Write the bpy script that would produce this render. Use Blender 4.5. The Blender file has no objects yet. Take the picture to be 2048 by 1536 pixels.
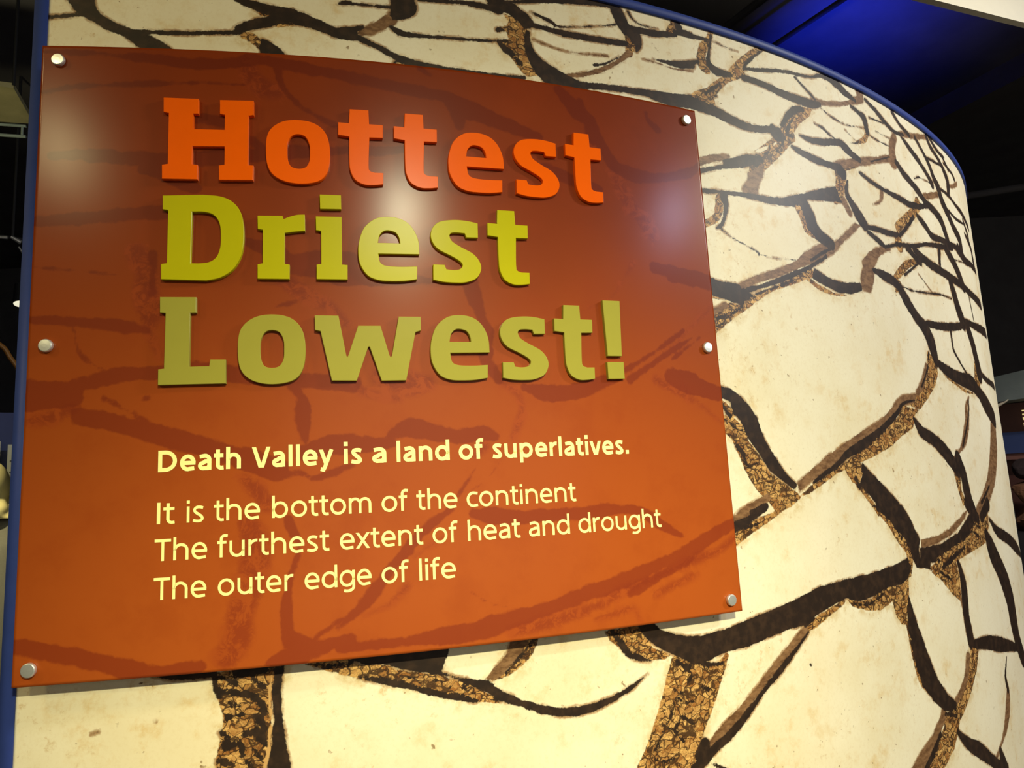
import bpy, math, random
import numpy as np
from mathutils import Vector, Matrix, Quaternion
from mathutils.geometry import tessellate_polygon

random.seed(7)
SC = bpy.context.scene
COL = SC.collection
EYE = 1.55                                   # eye height above the floor, metres

# ------------------------------------------------------------------ camera
cam_data = bpy.data.cameras.new('camera')
cam = bpy.data.objects.new('camera', cam_data)
COL.objects.link(cam)
cam_data.sensor_fit = 'HORIZONTAL'
cam_data.sensor_width = 36.0
cam_data.lens = 1455.0 / 2048.0 * 36.0
cam_data.clip_start = 0.02
PITCH, ROLL = 0.14955, -0.05215
cam.matrix_world = (Matrix.Translation((0, 0, EYE)) @ Matrix.Rotation(math.pi / 2 + PITCH, 4, 'X')
                    @ Matrix.Rotation(ROLL, 4, 'Z'))
SC.camera = cam

# ------------------------------------------------------------------ world, lamps, exposure
SC.view_settings.view_transform = 'Standard'
SC.view_settings.look = 'None'
SC.view_settings.gamma = 1.0
SC.view_settings.use_curve_mapping = False
SC.view_settings.exposure = 0.0
world = bpy.data.worlds.new('world')
SC.world = world
world.use_nodes = True
world.node_tree.nodes['Background'].inputs[0].default_value = (1.0, 0.93, 0.80, 1)
world.node_tree.nodes['Background'].inputs[1].default_value = 1.0  # added ambient fill; reaches the hall only through the rear opening


def lamp(name, kind, loc, aim, watts, color, size=0.1, angle=60, blend=0.8):
    d = bpy.data.lights.new(name, kind)
    d.energy = watts
    d.color = color
    if kind == 'SPOT':
        d.spot_size = math.radians(angle)
        d.spot_blend = blend
        d.shadow_soft_size = size
    elif kind == 'AREA':
        d.shape = 'DISK'
        d.size = size
    else:
        d.shadow_soft_size = size
    o = bpy.data.objects.new(name, d)
    COL.objects.link(o)
    o.location = loc
    v = Vector(aim) - Vector(loc)
    o.rotation_euler = v.to_track_quat('-Z', 'Y').to_euler()
    return o


# the gallery's spots; fill ones are added, with no source in view
def rgb_lamp(name, loc, aim, rgb, size, angle):
    w = max(rgb)
    return lamp(name, 'SPOT', (loc[0], loc[1], EYE + loc[2]), (aim[0], aim[1], EYE + aim[2]), w, tuple(q / w for q in rgb), size, angle, 1.0)


rgb_lamp('spot_warm_centre', (1.56, -2.32, 2.3), (0.0, 1.5, -0.3), (100, 95, 58), 0.12, 60)
rgb_lamp('spot_warm_low', (1.30, -2.40, 2.3), (0.05, 1.55, -0.85), (650, 640, 430), 0.08, 44)
rgb_lamp('spot_warm_low_pair', (1.45, -2.38, 2.3), (-0.02, 1.54, -0.50), (560, 500, 290), 0.08, 25)
rgb_lamp('spot_warm_left', (-2.06, -2.01, 2.3), (-0.7, 1.4, 0.0), (105, 92, 46), 0.13, 60)
rgb_lamp('fill_warm_far_left', (-3.0, -0.5, 2.3), (-0.6, 1.4, -0.1), (95, 73, 30), 0.10, 60)  # added share of the left light, placed so its highlight misses the board
rgb_lamp('spot_white_near', (4.3, 0.8, 2.3), (1.2, 2.2, 0.4), (290, 272, 160), 0.08, 75)
rgb_lamp('fill_white_right', (4.9, 1.0, 2.3), (1.6, 2.6, 0.4), (300, 312, 380), 0.10, 80)  # added beside the glint lamp; lights the right without a highlight on the board
rgb_lamp('spot_white_glint', (4.35, -0.37, 2.3), (1.7, 2.7, 0.1), (90, 95, 140), 0.16, 70)
rgb_lamp('spot_blue', (2.35, 4.45, 2.3), (2.60, 4.75, 3.2), (1.2, 3.5, 95), 0.04, 95)
rgb_lamp('fill_panel', (2.6, 0.2, 1.9), (2.5, 3.0, 2.35), (160, 146, 106), 0.1, 50)  # added only to brighten the overhead panel
rgb_lamp('fill_visitor', (-2.3, 0.2, 2.5), (-1.95, 2.7, 0.0), (700, 610, 320), 0.1, 24)  # added to light the visitor's hood; has no fixture
rgb_lamp('fill_exhibit', (3.0, 2.9, 2.4), (3.4, 4.95, 0.1), (170, 145, 125), 0.1, 40)  # unseen lamp put in to light the exhibit past the wall
rgb_lamp('fill_hood', (-3.3, 2.6, 0.9), (-3.0, 4.0, 2.4), (60, 54, 28), 0.1, 50)  # added uplight for the tin hood, below it and out of view


# ------------------------------------------------------------------ the curved plan of the exhibit wall
KN = [0.14393, 0.2914, 0.22152, 0.24235, 0.22008, 0.36567, 0.42726]
X0, Y0, H0 = (-0.91287, 1.35904, 0.106271)
SS = np.linspace(0, 5.2, 5201)
_k = np.interp(SS, np.linspace(0, 3.9, len(KN)), KN)


def _cum(a):
    return np.concatenate([[0], np.cumsum((a[1:] + a[:-1]) / 2 * np.diff(SS))])


_th = H0 + _cum(_k)
_X = X0 + _cum(np.cos(_th))
_Y = Y0 + _cum(np.sin(_th))


def wall_point(s, z, off):
    """s metres along the wall, z above the floor, off metres in front of its face (arrays)."""
    s = np.asarray(s, float); z = np.asarray(z, float); off = np.asarray(off, float)
    sc = np.clip(s, 0, SS[-1])
    t = np.interp(sc, SS, _th)
    e = s - sc
    x = np.interp(sc, SS, _X) + np.sin(t) * off + np.cos(t) * e
    y = np.interp(sc, SS, _Y) - np.cos(t) * off + np.sin(t) * e
    return np.stack(np.broadcast_arrays(x, y, z), -1)


# ------------------------------------------------------------------ helpers
def tag(o, label=None, cat=None, group=None, kind=None):
    if label: o['label'] = label
    if cat: o['category'] = cat
    if group: o['group'] = group
    if kind: o['kind'] = kind
    return o


def empty(name, loc):
    o = bpy.data.objects.new(name, None)
    o.empty_display_size = 0.1
    COL.objects.link(o)
    o.location = loc
    return o


def mesh_obj(name, verts, faces, mats, parent=None, smooth=False, fmat=None, center=True):
    """verts in world coordinates; the object's origin goes to their centre."""
    v = np.asarray(verts, float)
    c = v.mean(0) if center else np.zeros(3)
    c = np.round(c, 4)
    me = bpy.data.meshes.new(name)
    me.from_pydata((v - c).tolist(), [], [tuple(int(i) for i in f) for f in faces])
    if not isinstance(mats, (list, tuple)): mats = [mats]
    for m in mats: me.materials.append(m)
    if fmat is not None: me.polygons.foreach_set('material_index', np.asarray(fmat, np.int32))
    if smooth: me.polygons.foreach_set('use_smooth', np.ones(len(me.polygons), bool))
    me.update()
    o = bpy.data.objects.new(name, me)
    COL.objects.link(o)
    if parent is not None:
        o.parent = parent
        base = Vector((0, 0, 0))
        p = parent
        while p is not None:
            base += p.location; p = p.parent
        o.location = Vector(c) - base
    else:
        o.location = c
    return o


class MB:
    """collects shapes of ONE mesh"""
    def __init__(s): s.v = []; s.f = []; s.m = []
    def add(s, v, f, m=0):
        b = len(s.v); s.v += [tuple(q) for q in v]; s.f += [tuple(b + i for i in q) for q in f]; s.m += [m] * len(f)
        return s
    def hexa(s, p, m=0):
        return s.add(p, [(0, 3, 2, 1), (4, 5, 6, 7), (0, 1, 5, 4), (1, 2, 6, 5), (2, 3, 7, 6), (3, 0, 4, 7)], m)
    def box(s, a, b, m=0):
        (x0, y0, z0), (x1, y1, z1) = a, b
        return s.hexa([(x0, y0, z0), (x1, y0, z0), (x1, y1, z0), (x0, y1, z0), (x0, y0, z1), (x1, y0, z1), (x1, y1, z1), (x0, y1, z1)], m)
    def obox(s, c, ax, ay, az, m=0):
        c, ax, ay, az = map(Vector, (c, ax, ay, az))
        p = [c + ax * i + ay * j + az * k for k in (-1, 1) for i, j in ((-1, -1), (1, -1), (1, 1), (-1, 1))]
        return s.hexa(p, m)
    def tube(s, pts, r, n=12, m=0, caps=True):
        pts = [Vector(q) for q in pts]
        rr = r if isinstance(r, (list, tuple)) else [r] * len(pts)
        rings = []
        up = None
        for i, q in enumerate(pts):
            d = (pts[min(i + 1, len(pts) - 1)] - pts[max(i - 1, 0)]).normalized()
            if up is None: up = d.orthogonal().normalized()
            up = (up - d * up.dot(d)).normalized()
            w = d.cross(up)
            rings.append([q + (up * math.cos(2 * math.pi * k / n) + w * math.sin(2 * math.pi * k / n)) * rr[i] for k in range(n)])
        v = [p for g in rings for p in g]
        f = [(i * n + k, i * n + (k + 1) % n, (i + 1) * n + (k + 1) % n, (i + 1) * n + k) for i in range(len(pts) - 1) for k in range(n)]
        if caps: f += [tuple(range(n - 1, -1, -1)), tuple((len(pts) - 1) * n + k for k in range(n))]
        return s.add(v, f, m)
    def build(s, name, mats, parent=None, smooth=False):
        return mesh_obj(name, s.v, s.f, mats, parent, smooth, s.m)


# ------------------------------------------------------------------ materials
class NT:
    def __init__(s, name):
        s.mat = bpy.data.materials.new(name); s.mat.use_nodes = True
        s.t = s.mat.node_tree
        s.b = s.t.nodes['Principled BSDF']
    def n(s, kind, **kw):
        o = s.t.nodes.new(kind)
        for k, v in kw.items(): setattr(o, k, v)
        return o
    def put(s, sock, v):
        if isinstance(v, bpy.types.NodeSocket): s.t.links.new(v, sock)
        elif isinstance(v, tuple) and len(v) == 3 and sock.type == 'RGBA': sock.default_value = (*v, 1)
        else: sock.default_value = v
    def coord(s): return s.n('ShaderNodeTexCoord').outputs['Object']
    def math(s, op, a, b=None, c=None, clamp=False):
        o = s.n('ShaderNodeMath', operation=op); o.use_clamp = clamp
        s.put(o.inputs[0], a)
        if b is not None: s.put(o.inputs[1], b)
        if c is not None: s.put(o.inputs[2], c)
        return o.outputs[0]
    def noise(s, co, scale, detail=3, rough=0.55, dist=0.0):
        o = s.n('ShaderNodeTexNoise')
        s.put(o.inputs['Vector'], co); o.inputs['Scale'].default_value = scale
        o.inputs['Detail'].default_value = detail; o.inputs['Roughness'].default_value = rough
        o.inputs['Distortion'].default_value = dist
        return o.outputs['Fac']
    def voro(s, co, scale, feature='F1', out='Distance'):
        o = s.n('ShaderNodeTexVoronoi', feature=feature)
        s.put(o.inputs['Vector'], co); o.inputs['Scale'].default_value = scale
        return o.outputs[out]
    def scale(s, co, v):
        o = s.n('ShaderNodeMapping'); s.put(o.inputs[0], co); o.inputs['Scale'].default_value = v
        return o.outputs[0]
    def ramp(s, v, lo, hi, a=0.0, b=1.0, smooth=True):
        o = s.n('ShaderNodeMapRange', interpolation_type='SMOOTHSTEP' if smooth else 'LINEAR'); o.clamp = True
        s.put(o.inputs[0], v)
        o.inputs[1].default_value = lo; o.inputs[2].default_value = hi
        o.inputs[3].default_value = a; o.inputs[4].default_value = b
        return o.outputs[0]
    def mix(s, f, a, b):
        o = s.n('ShaderNodeMix', data_type='RGBA')
        s.put(o.inputs[0], f); s.put(o.inputs[6], a); s.put(o.inputs[7], b)
        return o.outputs[2]
    def attr(s, name): return s.n('ShaderNodeAttribute', attribute_name=name).outputs['Fac']
    def done(s, color=None, rough=0.5, metal=0.0, spec=0.5, bump=None, bstr=0.2, bdist=0.002):
        if color is not None: s.put(s.b.inputs['Base Color'], color)
        s.put(s.b.inputs['Roughness'], rough); s.put(s.b.inputs['Metallic'], metal)
        s.put(s.b.inputs['Specular IOR Level'], spec)
        if bump is not None:
            o = s.n('ShaderNodeBump'); o.inputs['Strength'].default_value = bstr; o.inputs['Distance'].default_value = bdist
            s.put(o.inputs['Height'], bump); s.t.links.new(o.outputs[0], s.b.inputs['Normal'])
        return s.mat


def plain(name, c, rough=0.5, metal=0.0, spec=0.5, var=0.12, scale=30.0):
    m = NT(name); co = m.coord()
    n = m.noise(co, scale, 4)
    lo = tuple(q * (1 - var) for q in c); hi = tuple(min(1, q * (1 + var)) for q in c)
    return m.done(m.mix(n, lo, hi), rough, metal, spec)


def glow(name, c, strength):
    m = NT(name); n = m.noise(m.coord(), 25, 2)
    col = m.mix(n, tuple(q * 0.9 for q in c), c)
    m.put(m.b.inputs['Emission Color'], col); m.b.inputs['Emission Strength'].default_value = strength
    return m.done(c, 0.4)


def make_mural():
    m = NT('printed_mud'); co = m.coord()
    wob = m.math('MULTIPLY_ADD', m.noise(co, 55, 3), 0.0075, -0.00375)
    wob2 = m.math('MULTIPLY_ADD', m.noise(co, 210, 3), 0.0050, -0.0025)
    warp = m.math('ADD', wob, wob2)
    crack, ledge, rub, chip, pl = (m.attr(a) for a in ('crack', 'ledge', 'rubble', 'chip', 'plain'))
    edge = lambda d, w=0.0014, k=warp: m.ramp(m.math('ADD', d, k), w, -w)
    # dry mud plates
    big = m.noise(co, 3.2, 5, 0.6); mid = m.noise(co, 17, 6, 0.7); fine = m.noise(co, 120, 4, 0.7)
    plate = m.mix(m.ramp(big, 0.35, 0.7), (0.82, 0.74, 0.54), (0.76, 0.66, 0.44))
    blot = m.math('MULTIPLY', m.ramp(mid, 0.50, 0.72), m.ramp(big, 0.36, 0.60))
    plate = m.mix(m.math('MULTIPLY', blot, 0.62), plate, (0.64, 0.42, 0.15))
    stain = m.math('MULTIPLY', m.ramp(m.noise(co, 42, 6, 0.75), 0.55, 0.70), m.ramp(m.noise(co, 5, 4, 0.6), 0.46, 0.62))
    plate = m.mix(m.math('MULTIPLY', stain, 0.55), plate, (0.50, 0.29, 0.08))
    plate = m.mix(m.math('MULTIPLY', m.ramp(fine, 0.45, 0.75), 0.20), plate, (0.60, 0.45, 0.22))
    speck = m.math('MULTIPLY', m.ramp(m.noise(co, 90, 2, 0.4), 0.715, 0.75), m.ramp(mid, 0.42, 0.6))
    plate = m.mix(m.math('MULTIPLY', speck, 0.8), plate, (0.20, 0.11, 0.035))
    near = m.math('MULTIPLY', m.ramp(m.math('ADD', rub, m.math('MULTIPLY_ADD', mid, 0.08, -0.04)), 0.030, 0.0), m.ramp(m.noise(co, 28, 5, 0.7), 0.42, 0.62))
    plate = m.mix(m.math('MULTIPLY', near, 0.55), plate, (0.56, 0.36, 0.11))
    fr = m.math('MULTIPLY', m.ramp(m.math('ADD', m.math('MINIMUM', ledge, crack), warp), 0.0060, 0.0015), m.ramp(m.noise(co, 18, 4, 0.6), 0.40, 0.56))
    plate = m.mix(m.math('MULTIPLY', fr, 0.8), plate, (0.30, 0.145, 0.045))
    # crumbled edges
    wv = m.n('ShaderNodeVectorMath', operation='MULTIPLY_ADD')
    nz = m.n('ShaderNodeTexNoise'); m.put(nz.inputs['Vector'], co); nz.inputs['Scale'].default_value = 38; nz.inputs['Detail'].default_value = 4
    m.put(wv.inputs[0], nz.outputs['Color']); wv.inputs[1].default_value = (0.030, 0.030, 0.030); m.put(wv.inputs[2], co)
    vco = m.scale(wv.outputs[0], (1, 1, 1.5))
    e1 = m.voro(vco, 50, 'DISTANCE_TO_EDGE'); e2 = m.voro(vco, 120, 'DISTANCE_TO_EDGE')
    cell = m.n('ShaderNodeSeparateColor'); m.put(cell.inputs[0], m.voro(vco, 50, 'F1', 'Color'))
    cell2 = m.n('ShaderNodeSeparateColor'); m.put(cell2.inputs[0], m.voro(vco, 120, 'F1', 'Color'))
    hole = m.noise(vco, 20, 5, 0.7, 0.5)
    tone = m.math('ADD', m.math('MULTIPLY', cell.outputs[0], 0.55), m.math('MULTIPLY', cell2.outputs[0], 0.45))
    rc = m.mix(m.ramp(tone, 0.2, 0.8, smooth=False), (0.28, 0.110, 0.026), (0.70, 0.41, 0.135))
    rc = m.mix(m.math('MULTIPLY', m.ramp(m.noise(co, 160, 4, 0.7), 0.4, 0.7), 0.45), rc, (0.34, 0.16, 0.045))
    cut = m.math('MULTIPLY_ADD', m.noise(co, 30, 3, 0.6), 0.30, -0.10)
    cleft = m.math('MAXIMUM', m.math('MAXIMUM', m.ramp(m.math('SUBTRACT', e1, cut), 0.06, -0.01), m.math('MULTIPLY', m.ramp(m.math('SUBTRACT', e2, cut), 0.05, -0.03), 0.55)), m.ramp(hole, 0.55, 0.62))
    rc = m.mix(m.math('MULTIPLY', cleft, 0.93), rc, (0.040, 0.018, 0.009))
    # smooth broken sides
    lc = m.mix(m.ramp(m.noise(m.scale(co, (1, 1, 2.5)), 40, 5, 0.7), 0.3, 0.7), (0.11, 0.050, 0.020), (0.27, 0.145, 0.065))
    dc = m.mix(m.ramp(m.noise(co, 45, 4), 0.4, 0.7), (0.022, 0.013, 0.009), (0.040, 0.022, 0.013))
    c = m.mix(edge(rub), plate, rc)
    c = m.mix(edge(ledge), c, lc)
    rough = m.math('MULTIPLY', warp, m.ramp(rub, 0.0, -0.004, 1.0, 2.6))
    c = m.mix(edge(crack, 0.0014, rough), c, dc)
    c = m.mix(edge(chip, 0.001), c, (0.55, 0.32, 0.12))
    # where the print runs on past what can be seen: small dried plates
    vv = m.ramp(m.voro(m.scale(co, (1, 1, 1)), 7, 'DISTANCE_TO_EDGE'), 0.06, 0.03)
    c = m.mix(m.math('MULTIPLY', pl, vv), c, dc)
    return m.done(c, 0.45, 0.0, 0.2)


def make_board():
    m = NT('rust_print'); co = m.coord()
    g, q = m.attr('ghost'), m.attr('ghost_rubble')
    n = m.noise(co, 60, 4, 0.6); n2 = m.noise(co, 34, 6, 0.72, 0.8); big = m.noise(co, 2.5, 3)
    warp = m.math('ADD', m.math('MULTIPLY_ADD', n, 0.012, -0.006), m.math('MULTIPLY_ADD', m.noise(co, 14, 3), 0.02, -0.01))
    G = m.ramp(m.math('ADD', g, warp), 0.0028, -0.0028)
    qm = m.ramp(m.math('ADD', q, m.math('MULTIPLY_ADD', n2, 0.06, -0.03)), 0.006, -0.010)
    Q = m.math('MULTIPLY', qm, m.ramp(n2, 0.42, 0.56))
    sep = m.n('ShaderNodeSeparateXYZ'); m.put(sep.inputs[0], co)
    down = m.ramp(sep.outputs[2], 0.45, -0.55)  # paints the lamp pool into the colour: base and ghosts brighten downwards
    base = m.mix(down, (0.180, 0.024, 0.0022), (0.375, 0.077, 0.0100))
    base = m.mix(m.math('MULTIPLY', m.ramp(big, 0.3, 0.7), 0.25), base, (0.31, 0.050, 0.006))
    base = m.mix(m.math('MULTIPLY', m.ramp(m.noise(co, 9, 5, 0.7), 0.45, 0.7), 0.22), base, (0.24, 0.032, 0.004))
    base = m.mix(m.math('MULTIPLY', qm, 0.35), base, (0.29, 0.044, 0.010))
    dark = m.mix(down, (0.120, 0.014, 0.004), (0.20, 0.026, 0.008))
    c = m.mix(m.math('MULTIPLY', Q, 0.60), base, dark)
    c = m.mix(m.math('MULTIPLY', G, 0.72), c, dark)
    m.b.inputs['Coat Weight'].default_value = 0.22; m.b.inputs['Coat Roughness'].default_value = 0.5; m.b.inputs['Coat IOR'].default_value = 1.4
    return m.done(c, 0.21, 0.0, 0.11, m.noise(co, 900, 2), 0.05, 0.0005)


M_mural = make_mural()
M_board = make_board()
M_board_edge = plain('board_edge', (0.13, 0.035, 0.012), 0.5)
M_navy = plain('navy_paint', (0.012, 0.025, 0.13), 0.5)
M_trim = plain('blue_trim', (0.028, 0.050, 0.22), 0.5, spec=0.2)
M_orange = plain('orange_paint', (0.86, 0.115, 0.001), 0.26, spec=0.08, var=0.04)
M_lime = plain('lime_paint', (0.46, 0.42, 0.004), 0.26, spec=0.10, var=0.04)
M_olive = plain('olive_paint', (0.33, 0.30, 0.045), 0.26, spec=0.10, var=0.04)
M_text = plain('yellow_ink', (0.97, 0.93, 0.36), 0.4, spec=0.15, var=0.02)
M_steel = plain('brushed_steel', (0.80, 0.80, 0.78), 0.35, 0.75, var=0.08, scale=300)
M_black = plain('black_paint', (0.012, 0.012, 0.014), 0.6)
M_dark = plain('dark_ceiling', (0.095, 0.090, 0.10), 0.8, var=0.3, scale=4)
M_floor = plain('dark_carpet', (0.30, 0.26, 0.20), 0.9, var=0.3, scale=60)
M_cream = plain('cream_panel', (0.78, 0.72, 0.55), 0.6, var=0.04)
M_tin = plain('painted_tin', (0.42, 0.38, 0.22), 0.45, 0.3, var=0.35, scale=9)
M_grey = plain('grey_header', (0.20, 0.25, 0.25), 0.7, var=0.2, scale=12)
M_maroon = plain('maroon_panel', (0.085, 0.028, 0.020), 0.6)
M_wood = plain('varnished_wood', (0.28, 0.12, 0.025), 0.3)
M_rock = plain('red_rock', (0.20, 0.095, 0.045), 0.9, var=0.6, scale=14)
M_boulder = plain('dark_rock', (0.03, 0.020, 0.020), 0.9, var=0.4)
M_skin = plain('skin', (0.55, 0.33, 0.23), 0.5, var=0.05)
M_cloth = plain('cream_cloth', (0.80, 0.70, 0.34), 0.8, var=0.08, scale=20)
M_coat = plain('charcoal_cloth', (0.13, 0.125, 0.105), 0.9, var=0.15, scale=200)
M_strip = plain('pale_strip', (0.50, 0.50, 0.42), 0.6, var=0.1)
M_ink = plain('grey_ink', (0.10, 0.10, 0.08), 0.7)
M_olive_box = plain('olive_box', (0.20, 0.20, 0.06), 0.7)
M_hall = plain('hall_paint', (0.26, 0.23, 0.20), 0.8)


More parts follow.
